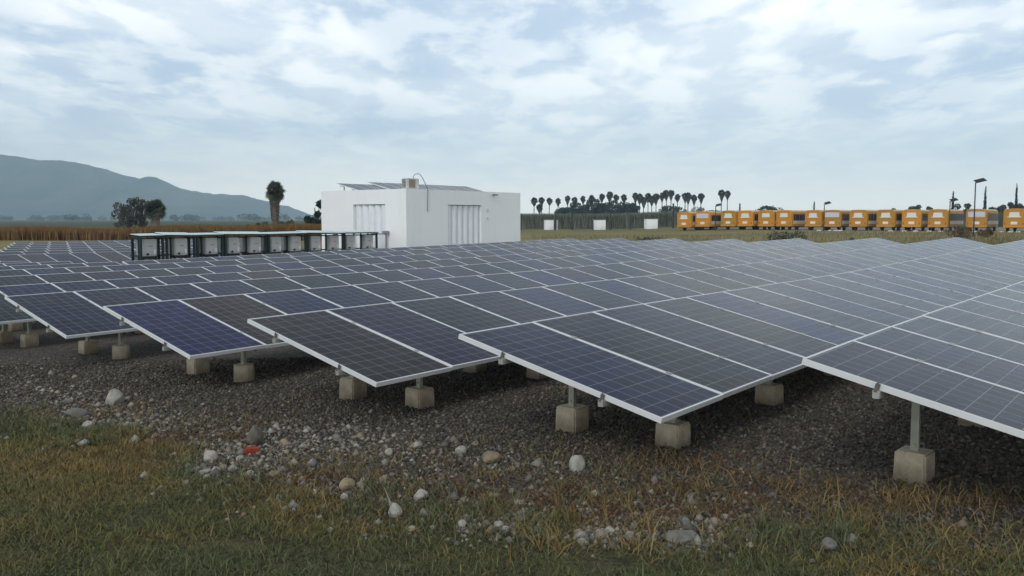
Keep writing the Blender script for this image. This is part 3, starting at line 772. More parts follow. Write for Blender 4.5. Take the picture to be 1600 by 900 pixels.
def tree(name, x, y, h, width, label, cat, cols, seed, n=1600, leaf=0.28, trunk_h=0.3, crown='round', group=None):
    rng = random.Random(seed); z = ground(x, y)
    t = empty(name, (x, y, z - 0.05), rng.uniform(0, 6), label, cat, group)
    tb = MB(); r0 = 0.03 * h + 0.05
    tb.tube([(0, 0, -0.1), (0.03 * h * rng.uniform(-1, 1), 0, h * trunk_h), (0.05 * h * rng.uniform(-1, 1), 0.04 * h * rng.uniform(-1, 1), h * 0.75)], [r0, r0 * 0.75, r0 * 0.25], 8)
    blobs = []
    for k in range({'round': 9, 'vase': 17}.get(crown, 7)):
        ang = rng.uniform(0, 6.28); rr = width * 0.5 * rng.uniform(0.15, 0.75); zz = h * rng.uniform(trunk_h + 0.12, 0.9)
        if crown == 'round': rr *= 1.1 - abs(zz / h - 0.6)
        cx, cy = rr * math.cos(ang), rr * math.sin(ang)
        br = width * (rng.uniform(0.13, 0.27) if crown != 'vase' else rng.uniform(0.09, 0.17)); blobs.append((cx, cy, zz, br, br, min(br * rng.uniform(0.7, 1.0), h - zz + 0.05)))
        tb.tube([(0, 0, h * trunk_h * rng.uniform(0.5, 1.1)), (cx * 0.5, cy * 0.5, zz * 0.75), (cx, cy, zz)], [r0 * 0.45, r0 * 0.3, 0.02], 5)
    tb.build('trunk', M['bark'], t)
    V, Fq, ti = leaf_cloud(blobs, n, leaf, cols, seed)
    inst('crown', np_mesh('crown', V, Fq, M['leaf'], ti), t)
    return t

def bush(name, x, y, h, width, label, cols, seed, n=700, leaf=0.14, cat='bush', group=None, z=None):
    rng = random.Random(seed); z = ground(x, y) if z is None else z
    t = empty(name, (x, y, z - 0.03), 0, label, cat, group)
    blobs = []; sb = MB()
    for k in range(7):
        rr = width * 0.5 * rng.uniform(0, 0.8); ang = rng.uniform(0, 6.28); br = width * rng.uniform(0.13, 0.24)
        zz = h * rng.uniform(0.25, 0.75) * (1 - 0.5 * rr / width); blobs.append((rr * math.cos(ang), rr * math.sin(ang), zz, br, br, min(br, h - zz)))
        sb.tube([(0, 0, -0.05), (rr * math.cos(ang), rr * math.sin(ang), zz)], [0.03, 0.01], 4)
    sb.build('stems', M['bark'], t)
    V, Fq, ti = leaf_cloud(blobs, n, leaf, cols, seed, fill=0.75)
    inst('foliage', np_mesh('foliage', V, Fq, M['leaf'], ti), t)
    return t

def palm_mesh(seed, crown_r, n_fr, leaflets, droop, cols, skirt_cols, skirt_len, skirt_r, blade=0.06, taper=0.45):
    """fan palm head at the origin: (green fan fronds, dead skirt below)"""
    rng = np.random.default_rng(seed)
    def fans(n, pitch, length, cols, blade):
        V, Fq, T = [], [], []
        for i in range(n):
            az = rng.uniform(0, 6.283); el = rng.uniform(*pitch); L = length * rng.uniform(0.8, 1.1)
            d = np.array([math.cos(az) * math.cos(el), math.sin(az) * math.cos(el), math.sin(el)])
            side = np.array([-math.sin(az), math.cos(az), 0]); up = np.cross(d, side)
            ph = rng.uniform(-1.2, 1.2); side, up = side * math.cos(ph) + up * math.sin(ph), up * math.cos(ph) - side * math.sin(ph)
            hub = d * L * 0.45 + np.array([0, 0, -0.05 * L])
            col = np.array(cols[rng.integers(0, len(cols))]) * rng.uniform(0.7, 1.3)
            n0 = len(V); V += [np.zeros(3) + side * .03, np.zeros(3) - side * .03, hub]; Fq.append((n0, n0 + 1, n0 + 2)); T += [col] * 3
            for k in range(leaflets):
                an = (k / (leaflets - 1) - 0.5) * 3.6
                ld = d * math.cos(an) + side * math.sin(an); wv = np.cross(ld, up); wv /= np.linalg.norm(wv) + 1e-9
                ln = L * 0.62 * (1 - 0.25 * abs(an) / 1.8)
                tip = hub + ld * ln + np.array([0, 0, -droop * ln * rng.uniform(0.5, 1.2)])
                mid = hub + ld * ln * 0.5; w_ = blade * L
                n0 = len(V); V += [hub, mid + wv * w_, tip, mid - wv * w_]; Fq += [(n0, n0 + 1, n0 + 2), (n0, n0 + 2, n0 + 3)]; T += [col] * 4
        return np.array(V), np.array(Fq), np.array(T)
    V, Fq, T = fans(n_fr, (-1.0, 1.45), crown_r, cols, blade)
    crown = np_mesh('crown', V, Fq, M['leaf'], T)
    # dead fronds hanging close along the trunk
    V, Fq, T = [], [], []
    for i in range(int(120 + 110 * skirt_len)):
        az = rng.uniform(0, 6.283); q = rng.uniform(0, 1); z0 = -q * skirt_len * 0.8; L = rng.uniform(0.5, 1.0) * min(1.0, skirt_len * .5)
        r0 = skirt_r * (1 - taper * q) * rng.uniform(0.3, 0.8); r1 = skirt_r * (1 - taper * q) * rng.uniform(0.7, 1.1)
        c, s = math.cos(az), math.sin(az); side = np.array([-s, c, 0]) * rng.uniform(0.14, 0.28)
        a = np.array([c * r0, s * r0, z0]); b = np.array([c * r1, s * r1, z0 - L]); n0 = len(V)
        V += [a + side * .3, a - side * .3, b - side, b + side]; Fq.append((n0, n0 + 1, n0 + 2, n0 + 3))
        T += [np.array(skirt_cols[rng.integers(0, len(skirt_cols))]) * rng.uniform(0.6, 1.3)] * 4
    skirt = np_mesh('dead_frond_skirt', np.array(V), np.array(Fq), M['leaf'], np.array(T))
    return crown, skirt

GREENS_DARK = [(0.018, 0.036, 0.020), (0.024, 0.045, 0.026), (0.030, 0.050, 0.026)]
GREENS_GREY = [(0.070, 0.066, 0.050), (0.095, 0.088, 0.066), (0.085, 0.070, 0.055), (0.060, 0.060, 0.046)]
PALMG = [(0.032, 0.046, 0.026), (0.050, 0.062, 0.036), (0.075, 0.080, 0.048)]
SKIRT = [(0.105, 0.078, 0.055), (0.080, 0.065, 0.052), (0.13, 0.10, 0.075)]

def px_obj(px, Y):
    return (px - 800) / 1377 * Y, Y

# left-hand trees
x, y = px_obj(201, 140); tree('broadleaf_tree', x, y, 5.7, 6.4, 'grey-green round tree at left, before the mountain', 'tree', GREENS_GREY, 31, 2500, 0.2, 0.06, 'vase')
x, y = px_obj(221, 142); tree('broadleaf_tree', x, y, 5.7, 3.6, 'taller thin-crowned tree between the round tree and the short palm', 'tree', [(0.095, 0.098, 0.07), (0.075, 0.075, 0.055)], 32, 1300, 0.2, 0.08, 'vase')
def near_palm(px, Y, top, crown_r, skirt_len, skirt_r, trunk_r, lab, seed):
    x, y = px_obj(px, Y); z = ground(x, y); h = (343 - top) / 1377 * Y + ZC - z - crown_r * 0.9
    t = empty('palm_tree', (x, y, z), 0, lab, 'palm tree')
    MB().tube([(0, 0, -0.1), (0.02, 0, h * 0.5), (0, 0, h)], [trunk_r * 1.2, trunk_r, trunk_r * 0.8], 12).build('trunk', M['palmbark'], t)
    c, s = palm_mesh(seed, crown_r, 80, 13, 0.10, PALMG, SKIRT, skirt_len, skirt_r)
    inst('crown', c, t, (0, 0, h)); inst('dead_frond_skirt', s, t, (0, 0, h - 0.1))
near_palm(243, 138, 311, 1.80, 2.2, 0.85, 0.62, 'short stout palm beside the two grey-green trees at left', 41)
near_palm(430, 140, 283, 1.75, 5.0, 0.95, 0.42, 'tall palm with a shaggy trunk standing alone left of the white building', 42)
x, y = px_obj(494, 112); tree('conifer', x, y, 4.7, 3.2, 'dark green tree half hidden by the left end of the white building', 'tree', [(0.012, 0.028, 0.016), (0.017, 0.034, 0.020)], 33, 2600, 0.2, 0.12)
for px, Y, h, w, lab, sd in ((404, 118, 2.15, 1.3, 'dark clipped bush left of the tall palm', 51), (420, 119, 2.2, 2.2, 'wide dark bush directly at the foot of the tall palm', 52), (447, 122, 2.7, 2.2, 'dark rounded bush right of the tall palm', 53), (386, 116, 1.95, 0.9, 'small scraggy bush out in the dry field', 54)):
    x, y = px_obj(px, Y); bush('bush', x, y, h, w, lab, [(0.025, 0.042, 0.028), (0.035, 0.05, 0.032)], sd, 700, 0.13)

# palm line
PALMS = [(834.5, 310), (843, 320), (846, 309), (858.5, 310), (872, 310.5), (886.6, 306.5), (898, 308.6), (911, 307), (924, 306), (940, 303.5), (952, 301), (962.5, 305), (974.7, 305), (992.5, 302), (999, 304), (1005.6, 309), (1012, 302.5), (1018, 308), (1024.5, 304), (1034, 302), (1040.5, 298.5), (1048, 298), (1058, 304.6), (1070, 302.5), (1074.8, 302.6), (1084, 305.4), (1095, 303), (1127, 298), (1136, 299)]
def palm_line():
    var = [palm_mesh(60 + i, 1.75, 70, 8, 0.15, [(0.030, 0.036, 0.028), (0.040, 0.044, 0.032), (0.050, 0.050, 0.036)], [(0.05, 0.046, 0.036), (0.075, 0.064, 0.05)], 2.2 + 0.5 * i, 1.35, 0.11, 0.85) for i in range(4)]
    rng = random.Random(5)
    n = len(PALMS)
    for k, (px, top) in enumerate(PALMS):
        Y = 420 + rng.uniform(-25, 25); x, y = px_obj(px, Y); z = ground(x, y); h = (343 - top) / 1377 * Y + ZC - z - 1.1
        if k >= n - 2: lab = ('left' if k == n - 2 else 'right') + ' one of the twin palms standing apart behind the buses'
        elif k < 13: lab = 'distant palm, ' + WORDS[k] + ' from the white building along the palm line'
        else: lab = 'distant palm, ' + WORDS[n - 3 - k] + ' leftward from the palm line end near the buses'
        t = empty('palm_tree', (x, y, z), rng.uniform(0, 6), lab, 'palm tree', 'palms in the distant palm line')
        MB().tube([(0, 0, -0.3), (rng.uniform(-.2, .2), 0, h * 0.5), (0, 0, h)], [0.26, 0.20, 0.18], 7).build('trunk', M['palmbark'], t)
        c, s = var[rng.randrange(4)]
        sc = rng.uniform(0.9, 1.12)
        inst('crown', c, t, (0, 0, h), (0, 0, rng.uniform(0, 6)), sc); inst('dead_frond_skirt', s, t, (0, 0, h), (0, 0, rng.uniform(0, 6)), sc)
palm_line()

# dark trees among the palms
DK = [(0.012, 0.026, 0.019), (0.016, 0.032, 0.022), (0.020, 0.034, 0.022)]
for px, top, w, lab, sd in ((882, 324, 30, 'low dark tree at the left end of the dark clump below the palms', 71), (908, 316, 30, 'brownish dark tree in the dark clump, left of its highest crown', 72), (927, 310, 30, 'highest dark tree in the clump below the palms', 73), (950, 313, 32, 'dark tree in the middle right of the clump below the palms', 74), (975, 316, 30, 'broad dark tree toward the right end of the dark clump', 75), (987, 316, 16, 'narrow dark tree closing the right end of the dark clump', 76)):
    x, y = px_obj(px, 385); h = (343 - top) / 1377 * 385 + ZC - ground(x, y)
    tree('broadleaf_tree', x, y, h, w / 1377 * 385 * 1.5, lab, 'tree', DK if sd != 72 else [(0.032, 0.034, 0.026), (0.024, 0.034, 0.024)], sd, 2600, 0.55, 0.1, group='dark trees below the palm line')
GB = [(0.040, 0.048, 0.038), (0.052, 0.058, 0.042)]
for px, top, w, Y, lab, sd in ((1040, 321, 24, 360, 'grey bushy tree under the palms just left of the buses', 81), (1062, 322, 16, 362, 'grey bushy tree above the leftmost bus', 82), (1090, 323, 26, 366, 'low grey tree under the palms above the second bus', 83), (1112, 328, 34, 370, 'faint low tree under the twin palms, behind the buses', 84), (1208, 321, 36, 300, 'rounded dark tree showing over the roofs of the buses', 85), (1391, 325, 10, 300, 'tiny tree top above a bus roof left of the two-humped tree', 86), (1429, 319, 17, 300, 'two-humped grey tree above the buses right of centre', 87), (1451, 321, 7, 300, 'small round tree top right of the two-humped tree', 88), (1503, 318, 22, 280, 'grey tree above the buses left of the tallest lamp', 89), (1563, 315, 12, 260, 'round grey tree left of the rightmost cypress', 90), (1576, 316, 14, 262, 'round grey tree directly behind the rightmost cypress', 91), (1591, 318, 14, 264, 'low grey tree right of the rightmost cypress', 92), (1556, 324, 22, 215, 'dense grey-green bush in the gap before the last bus', 93)):
    x, y = px_obj(px, Y); h = (343 - top) / 1377 * Y + ZC - ground(x, y)
    tree('broadleaf_tree', x, y, h, w / 1377 * Y * 1.55, lab, 'tree', GB, sd, 1500, 0.38, 0.12, group='trees behind the buses')

def cypress(px, top, w, Y, lab, sd):
    x, y = px_obj(px, Y); z = ground(x, y); h = (343 - top) / 1377 * Y + ZC - z; r = w / 1377 * Y / 2
    t = empty('cypress_tree', (x, y, z), 0, lab, 'cypress', 'cypresses behind the buses')
    MB().tube([(0, 0, -0.1), (0, 0, h * 0.9)], [0.14, 0.04], 6).build('trunk', M['bark'], t)
    blobs = [(random.uniform(-.1, .1) * r, random.uniform(-.1, .1) * r, h * q, r * (1.0 - 0.75 * max(0, q - 0.35) / 0.65) , r * (1.0 - 0.75 * max(0, q - 0.35) / 0.65), h * 0.09) for q in np.linspace(0.1, 0.93, 12)]
    V, Fq, ti = leaf_cloud(blobs, 1100, 0.2, [(0.014, 0.024, 0.020), (0.02, 0.03, 0.024)], sd, 0.8)
    inst('crown', np_mesh('crown', V, Fq, M['leaf'], ti), t)
cypress(1155.7, 318, 3.2, 210, 'thin cypress tip behind the third bus from the left', 101)
cypress(1271.5, 316, 3.0, 210, 'thin dark cypress left of the lamp behind the middle buses', 102)
cypress(1487.8, 299, 5.0, 205, 'dark cypress beside the smaller lamp at right', 103)
cypress(1538, 292, 6.0, 205, 'dark cypress just right of the tallest solar lamp', 104)
cypress(1586.5, 287, 5.2, 205, 'tallest dark cypress, at the right edge above the last bus', 105)

# ------------------------------------------------------------------ dense crops and distant wood (nobody could count the stalks)
def blade_field(name, pts, h, w, cols, seed, kind='stuff', lean=0.25, zfun=None):
    rng = np.random.default_rng(seed); n = len(pts)
    z = np.array([ground(p[0], p[1]) for p in pts]) if zfun is None else zfun
    base = np.column_stack([pts[:, 0], pts[:, 1], z]); az = rng.uniform(0, 6.283, n)
    side = np.column_stack([np.cos(az), np.sin(az), np.zeros(n)]) * (w * rng.uniform(0.6, 1.3, n))[:, None] * 0.5
    ln = rng.uniform(0, 6.283, n); hh = h * rng.uniform(0.72, 1.05, n) if np.isscalar(h) else h * rng.uniform(0.72, 1.05, n)
    lv = np.column_stack([np.cos(ln), np.sin(ln), np.zeros(n)]) * (hh * lean * rng.uniform(0, 1, n))[:, None]
    mid = base + lv * 0.35 + np.column_stack([np.zeros(n), np.zeros(n), hh * 0.55])
    tip = base + lv + np.column_stack([np.zeros(n), np.zeros(n), hh])
    V = np.stack([base - side * .8, base + side * .8, mid + side, mid - side, tip], 1).reshape(-1, 3)
    k = np.arange(n) * 5
    Fq = np.concatenate([np.column_stack([k, k + 1, k + 2]), np.column_stack([k, k + 2, k + 3]), np.column_stack([k + 3, k + 2, k + 4])])
    cols = np.array(cols); T = np.repeat(cols[rng.integers(0, len(cols), n)] * rng.uniform(0.7, 1.3, n)[:, None], 5, 0)
    o = link(bpy.data.objects.new(name, np_mesh(name, V, Fq, M['grass'], T)))
    return tag(o, kind=kind)

def field_pts(n, px0, px1, Y0, Y1, seed, bias=1.6):
    rng = np.random.default_rng(seed); Y = Y0 + (Y1 - Y0) * rng.uniform(0, 1, n) ** bias; px = rng.uniform(px0, px1, n)
    return np.column_stack([(px - 800) / 1377 * Y, Y])

o = blade_field('sugar_cane_crop', field_pts(52000, 780, 1200, 186, 215, 201, 2.0), 3.3, 0.12, [(0.12, 0.14, 0.105), (0.16, 0.175, 0.135), (0.085, 0.10, 0.072), (0.20, 0.21, 0.17)], 202, lean=0.35)
tag(o, 'tall grey-green cane crop standing behind the field, right of the building', 'crop')
o = blade_field('sugar_cane_crop', field_pts(9000, 1190, 1640, 186, 200, 203, 2.2), 3.2, 0.24, [(0.09, 0.10, 0.075), (0.12, 0.125, 0.095)], 204, lean=0.2)
tag(o, 'grey-green crop glimpsed behind the row of orange buses', 'crop')
P_ = field_pts(30000, -120, 520, 84, 118, 205, 1.5)
pxs = P_[:, 0] / P_[:, 1] * 1377 + 800
hh = 1.10 + 0.36 * np.clip((pxs - 220) / 120, 0, 1) + 0.12 * np.sin(pxs * 0.03)
rng_ = np.random.default_rng(4)
o = blade_field('dry_crop', P_, hh, 0.10, [(0.19, 0.090, 0.032), (0.22, 0.120, 0.048), (0.13, 0.068, 0.028), (0.20, 0.140, 0.058), (0.15, 0.095, 0.040)], 206, lean=0.3)
tag(o, 'rust-brown dry crop filling the field beyond the far panels at left', 'crop')

def wood(name, n_tree, px0, px1, Y0, Y1, h0, h1, cols, seed, lab, leaf=1.0):
    rng = np.random.default_rng(seed); blobs = []
    for _ in range(n_tree):
        Y = rng.uniform(Y0, Y1); x = (rng.uniform(px0, px1) - 800) / 1377 * Y; h = rng.uniform(h0, h1); w = h * rng.uniform(0.5, 1.1)
        z = ground(x, Y)
        blobs += [(x, Y, z + h * 0.5, w, w, h * 0.5), (x + w * .6, Y, z + h * 0.35, w * .7, w * .7, h * .35)]
    V, Fq, ti = leaf_cloud(blobs, n_tree * 130, leaf, cols, seed, 0.6)
    o = link(bpy.data.objects.new(name, np_mesh(name, V, Fq, M['leaf'], ti)))
    tag(o, lab, 'woodland', kind='stuff')
wood('woodland', 70, -60, 510, 1300, 2500, 6, 13, [(0.03, 0.05, 0.034), (0.04, 0.055, 0.038)], 301, 'hazy far woodland along the foot of the mountain', 1.6)
wood('woodland', 90, 1000, 1700, 480, 800, 4, 7, [(0.045, 0.055, 0.04), (0.055, 0.06, 0.045)], 302, 'low hazy far woodland behind the buses', 1.3)

# ------------------------------------------------------------------ mountain
def mountain():
    prof = [(-900, 232), (-500, 205), (-250, 214), (-100, 230), (0, 239), (30, 241), (70, 249), (100, 250), (140, 257), (160, 261), (180, 268), (200, 274), (222, 278), (234, 275), (243, 275), (258, 282), (280, 292), (300, 297), (340, 302), (380, 304), (420, 314), (450, 321), (480, 333), (505, 346), (560, 350)]
    D = 3900.0
    pxs = np.linspace(-900, 560, 520); qs = np.linspace(-1, 1, 60)
    V = np.zeros((60, 520, 3), np.float32)
    for i, px in enumerate(pxs):
        top = max(0.0, (343 - lerp_table(prof, px) + (1.3 * mnoise.noise((px * 0.07, 0, 0)) + 0.9 * mnoise.noise((px * 0.21, 4, 0))) * (1 if px < 480 else 0)) / 1377)
        for j, q in enumerate(qs):
            Y = D + q * 950
            x = (px - 800) / 1377 * D * (1 + 0.05 * q)
            n = mnoise.fractal((x * 0.0016, Y * 0.0016, 1.0), 0.9, 2.1, 6)
            ridge = 1 - abs(mnoise.noise((x * 0.0035, Y * 0.0012, 4)))
            f = (1 - abs(q)) ** 1.15
            zz = top * D * f * (1 + (0.40 * n + 0.34 * (ridge - 0.7)) * min(1, abs(q) * 4)) + (mnoise.noise((x * .02, 3, 1)) * 3 * (1 if top > .01 else 0)) * f
            V[j, i] = (x, Y, -0.4 + max(zz, -2) if abs(q) < 0.999 else -3.0)
    idx = np.arange(60 * 520).reshape(60, 520)
    Fq = np.stack([idx[:-1, :-1], idx[:-1, 1:], idx[1:, 1:], idx[1:, :-1]], -1).reshape(-1, 4)
    m = bpy.data.materials.new('mountain_scrub'); m.use_nodes = True; nt = m.node_tree; b = nt.nodes['Principled BSDF']; b.inputs['Roughness'].default_value = 1; b.inputs['Specular IOR Level'].default_value = 0.1
    geo = nd(nt, 'ShaderNodeNewGeometry')
    c = mix_rgb(nt, noise_fac(nt, geo.outputs['Position'], 0.006, 8, 0.65), (0.026, 0.038, 0.028), (0.095, 0.098, 0.066))
    nt.links.new(c, b.inputs['Base Color'])
    me = np_mesh('mountain', V.reshape(-1, 3), Fq, m)
    for p in me.polygons: p.use_smooth = True
    tag(link(bpy.data.objects.new('mountain', me)), kind='structure')
mountain()

# air between here and the mountain
hm = bpy.data.materials.new('haze'); hm.use_nodes = True; nt = hm.node_tree; nt.nodes.remove(nt.nodes['Principled BSDF'])
pv = nd(nt, 'ShaderNodeVolumePrincipled'); pv.inputs['Color'].default_value = (0.60, 0.82, 0.98, 1); pv.inputs['Density'].default_value = 0.00021; pv.inputs['Anisotropy'].default_value = -0.4
nt.links.new(pv.outputs[0], nt.nodes['Material Output'].inputs['Volume'])
hz = MB().box((0, 2300, (480 - 6) / 2), (10400, 5800, 480 + 6)).build('haze', hm)
tag(hz, kind='stuff')

# ------------------------------------------------------------------ buses
def bus_meshes(Lb, Wb, Hb):
    """bus at the origin, rear face on x = 0 looking toward -x, floor at z = 0.45"""
    z0 = 0.58; hw = Wb / 2
    sec = [(-hw, z0), (hw, z0), (hw, Hb - 0.55), (hw - 0.05, Hb - 0.22), (hw - 0.28, Hb - 0.05), (0, Hb), (-hw + 0.28, Hb - 0.05), (-hw + 0.05, Hb - 0.22), (-hw, Hb - 0.55)]
    b = MB(); n = len(sec); st = [(0.0, 0.93), (0.10, 0.985), (0.3, 1.0), (Lb - 0.6, 1.0), (Lb - 0.15, 0.97), (Lb, 0.9)]
    vs = []
    for x, s in st: vs += [(x, y * s, z0 + (z - z0) * (0.5 + 0.5 * s)) for y, z in sec]
    fs, mi = [], []
    for i in range(len(st) - 1):
        for k in range(n):
            fs.append((i * n + k, i * n + (k + 1) % n, (i + 1) * n + (k + 1) % n, (i + 1) * n + k))
            mi.append(1 if k in (3, 4, 5, 6) and i >= 1 else 0)
    fs += [tuple(range(n - 1, -1, -1)), tuple((len(st) - 1) * n + k for k in range(n))]; mi += [0, 0]
    for q, m_ in zip(fs, mi): b.add([vs[k] for k in q], [tuple(range(len(q)))], m_)
    me = b.mesh('body', [M['bus'], M['busroof']])
    bm = bmesh.new(); bm.from_mesh(me); bmesh.ops.remove_doubles(bm, verts=bm.verts, dist=1e-4); bmesh.ops.recalc_face_normals(bm, faces=bm.faces); bm.to_mesh(me); bm.free()
    P = {'body': me}
    P['glass_strip'] = [MB().box((Lb * 0.5 + 0.1, s * (hw + 0.003), Hb - 1.08), (Lb - 1.0, 0.02, 0.92)).mesh('side_window', M['busglass']) for s in (-1, 1)]
    pil = []
    for s in (-1, 1):
        m_ = MB()
        for k in range(6): m_.box((0.6 + (Lb - 1.0) / 6 * (k + 0.5), s * (hw + 0.010), Hb - 1.08), (0.06, 0.02, 0.92))
        pil.append(m_.mesh('pillar', M['bus']))
    P['pillars'] = pil
    P['skirt'] = [MB().box((Lb * 0.5 + 0.1, s * (hw + 0.004), Hb - 1.80), (Lb - 0.9, 0.02, 0.46)).mesh('side_panel', M['buswhite']) for s in (-1, 1)]
    P['wheel'] = MB().tube([(0, -0.14, 0), (0, -0.11, 0), (0, 0.11, 0), (0, 0.14, 0)], [0.38, 0.44, 0.44, 0.38], 20).mesh('wheel', M['tyre'])
    P['bumper'] = MB().box((-0.03, 0, z0 + 0.06), (0.14, Wb * 0.94, 0.24)).mesh('bumper', M['bus'], bevel=0.03)
    P['chassis'] = MB().box((Lb * 0.5, 0, z0 - 0.04), (Lb - 0.4, Wb * 0.8, 0.16)).mesh('chassis', M['black'])
    P['lamp'] = MB().box((-0.012, 0, 0), (0.05, 0.14, 0.26)).mesh('tail_lamp', M['redlamp'], bevel=0.01)
    P['toplamp'] = MB().box((0.03, 0, 0), (0.06, 0.16, 0.10)).mesh('roof_lamp', M['redlamp'], bevel=0.01)
    P['win'] = {}
    P['win']['plain'] = MB().add([(-0.012, -0.62, -0.28), (-0.012, 0.62, -0.28), (-0.012, 0.54, 0.30), (-0.012, -0.54, 0.30), (0.03, -0.62, -0.28), (0.03, 0.62, -0.28), (0.03, 0.54, 0.30), (0.03, -0.54, 0.30)], [(0, 1, 2, 3), (4, 7, 6, 5), (0, 4, 5, 1), (1, 5, 6, 2), (2, 6, 7, 3), (3, 7, 4, 0)]).mesh('rear_window', M['whiteglass'])
    P['win']['wide'] = MB().box((0.01, 0, 0.04), (0.06, 2.0, 0.72)).mesh('rear_window', M['paleglass'], bevel=0.02)
    P['ledge'] = MB().box((-0.02, 0, 0), (0.10, 1.62, 0.10)).mesh('window_ledge', M['plate'], bevel=0.01)
    P['plate'] = MB().box((-0.015, 0, 0), (0.05, 0.74, 0.36)).mesh('number_panel', M['plate'], bevel=0.01)
    P['vent'] = MB().box((-0.006, 0, 0), (0.03, 1.0, 0.06)).mesh('vent_grille', M['acgrille'])
    return P
BUSP = bus_meshes(8.4, 2.55, 2.95)
# px of the left and right edges of the rear face, style (window, ledge), label
BUSES = [
 (1057, 1080, 'plain', 1, 'orange bus at the left end of the parked line'),
 (1085, 1110, 'wide', 0, 'second orange bus from the left, wide lilac rear window'),
 (1127, 1148, 'plain', 1, 'third orange bus from the left, after a gap showing white side panels'),
 (1152, 1176, 'plain', 1, 'fourth orange bus from the left, below the thin cypress tip'),
 (1185, 1208, 'plain', 0, 'orange bus under the left half of the rounded tree'),
 (1211, 1238, 'plain', 0, 'orange bus under the right edge of the rounded tree, side panels showing'),
 (1258, 1282, 'plain', 1, 'orange bus directly below the cypress by the middle lamp'),
 (1289, 1311, 'wide', 0, 'orange bus behind the middle lamp, wide lilac rear window'),
 (1327, 1354, 'plain', 1, 'orange bus just right of the one behind the middle lamp'),
 (1369, 1398, 'plain', 1, 'orange bus below the tiny tree top'),
 (1408, 1440, 'plain', 1, 'orange bus below the two-humped grey tree, tan number panel'),
 (1450, 1480, 'plain', 1, 'orange bus left of the smaller lamp at right'),
 (1511, 1540, 'wide', 0, 'orange bus behind the tallest lamp, wide pale rear window'),
 (1568, 1601, 'plain', 1, 'orange bus cut by the right edge, standing apart from the others')]
def buses():
    rng = random.Random(3)
    for k, (pa, pb, win, ledge, lab) in enumerate(BUSES):
        pc = (pa + pb) / 2
        Y = 138 + (112 - 138) * (pc - 1060) / (1585 - 1060)
        x = (pc - 800) / 1377 * Y; z = ground(x, Y)
        ang = R(90 - 40) + rng.uniform(-0.06, 0.06)
        e = empty('bus', (x, Y, z), ang, lab, 'bus', 'orange buses parked in a line')
        b = inst('body', BUSP['body'], e)
        for s in (0, 1):
            w_ = inst('side_window', BUSP['glass_strip'][s], e); inst('pillar', BUSP['pillars'][s], w_)
            inst('side_panel', BUSP['skirt'][s], e)
        for xx in (2.1, 6.6):
            for s in (-1, 1): inst('wheel', BUSP['wheel'], e, (xx, s * 1.08, 0.44))
        inst('bumper', BUSP['bumper'], e); inst('chassis', BUSP['chassis'], e)
        for s in (-1, 1):
            inst('tail_lamp', BUSP['lamp'], e, (-0.004, s * 1.02, 1.02)); inst('roof_lamp', BUSP['toplamp'], e, (-0.02, s * 0.78, 2.66))
        inst('rear_window', BUSP['win'][win], e, (0, 0, 2.18))
        if ledge: inst('window_ledge', BUSP['ledge'], e, (0, 0, 1.86))
        inst('number_panel', BUSP['plate'], e, (0, 0, 1.10))
        if win == 'wide': inst('vent_grille', BUSP['vent'], e, (0, 0, 1.62))
buses()
for k, px in enumerate((1280, 1297, 1306, 1313, 1392, 1413, 1431, 1452, 1470, 1524, 1534, 1565, 1580, 1592)):
    Y = 121 - (px - 1280) / 312 * 14; x = (px - 800) / 1377 * Y
    o = MB().box((0, 0, 0.06), (0.62 if px != 1297 else 0.4, 0.28, 0.14), taper=(0.9, 0.6)).build('wheel_stop', M['white'], loc=(x, Y, ground(x, Y)), bevel=0.03)
    o.rotation_euler = (0, 0, random.uniform(-0.2, 0.2))
    tag(o, 'white painted block on the ground before the buses, ' + WORDS[k] + ' from the left', 'parking block', 'white blocks before the parked buses')

# solar street lamps
def lamp_post(px, top, base_py, Y, lab, w):
    x, y = px_obj(px, Y); z = ground(x, y); h = (343 - top) / 1377 * Y + ZC - z
    e = empty('street_lamp', (x, y, z), 0, lab, 'street lamp', 'solar street lamps near the buses')
    MB().tube([(0, 0, -0.05), (0, 0, 0.3), (0, 0, 0.31), (0, 0, h - 0.25)], [0.11, 0.11, 0.07, 0.05], 10).build('pole', M['darkpole'], e)
    rot = Matrix.Rotation(R(-14), 3, 'Y') @ Matrix.Rotation(R(25), 3, 'X')
    MB().box((0.42, 0, h - 0.02), (w, 0.62, 0.05), rot=rot).build('solar_panel', M['busglass'], e, bevel=0.01)
    MB().tube([(0, 0, h - 0.3), (0.15, 0, h - 0.12), (0.5, 0, h - 0.05)], 0.035, 6).build('arm', M['darkpole'], e)
    MB().box((0.05, -0.25, h - 0.22), (0.5, 0.2, 0.07), rot=Matrix.Rotation(R(-10), 3, 'Y')).build('lamp_head', M['darkpole'], e, bevel=0.02)
lamp_post(1522, 282, 370, 82, 'tallest solar street lamp, at right before the buses', 0.95)
lamp_post(1483.5, 312, 357, 104, 'smaller solar street lamp left of the tallest one', 0.8)
lamp_post(1287.5, 317, 356, 118, 'solar street lamp among the middle buses', 0.8)
lamp_post(1118, 320, 352, 128, 'solar street lamp standing before the gap near the leftmost buses', 0.8)

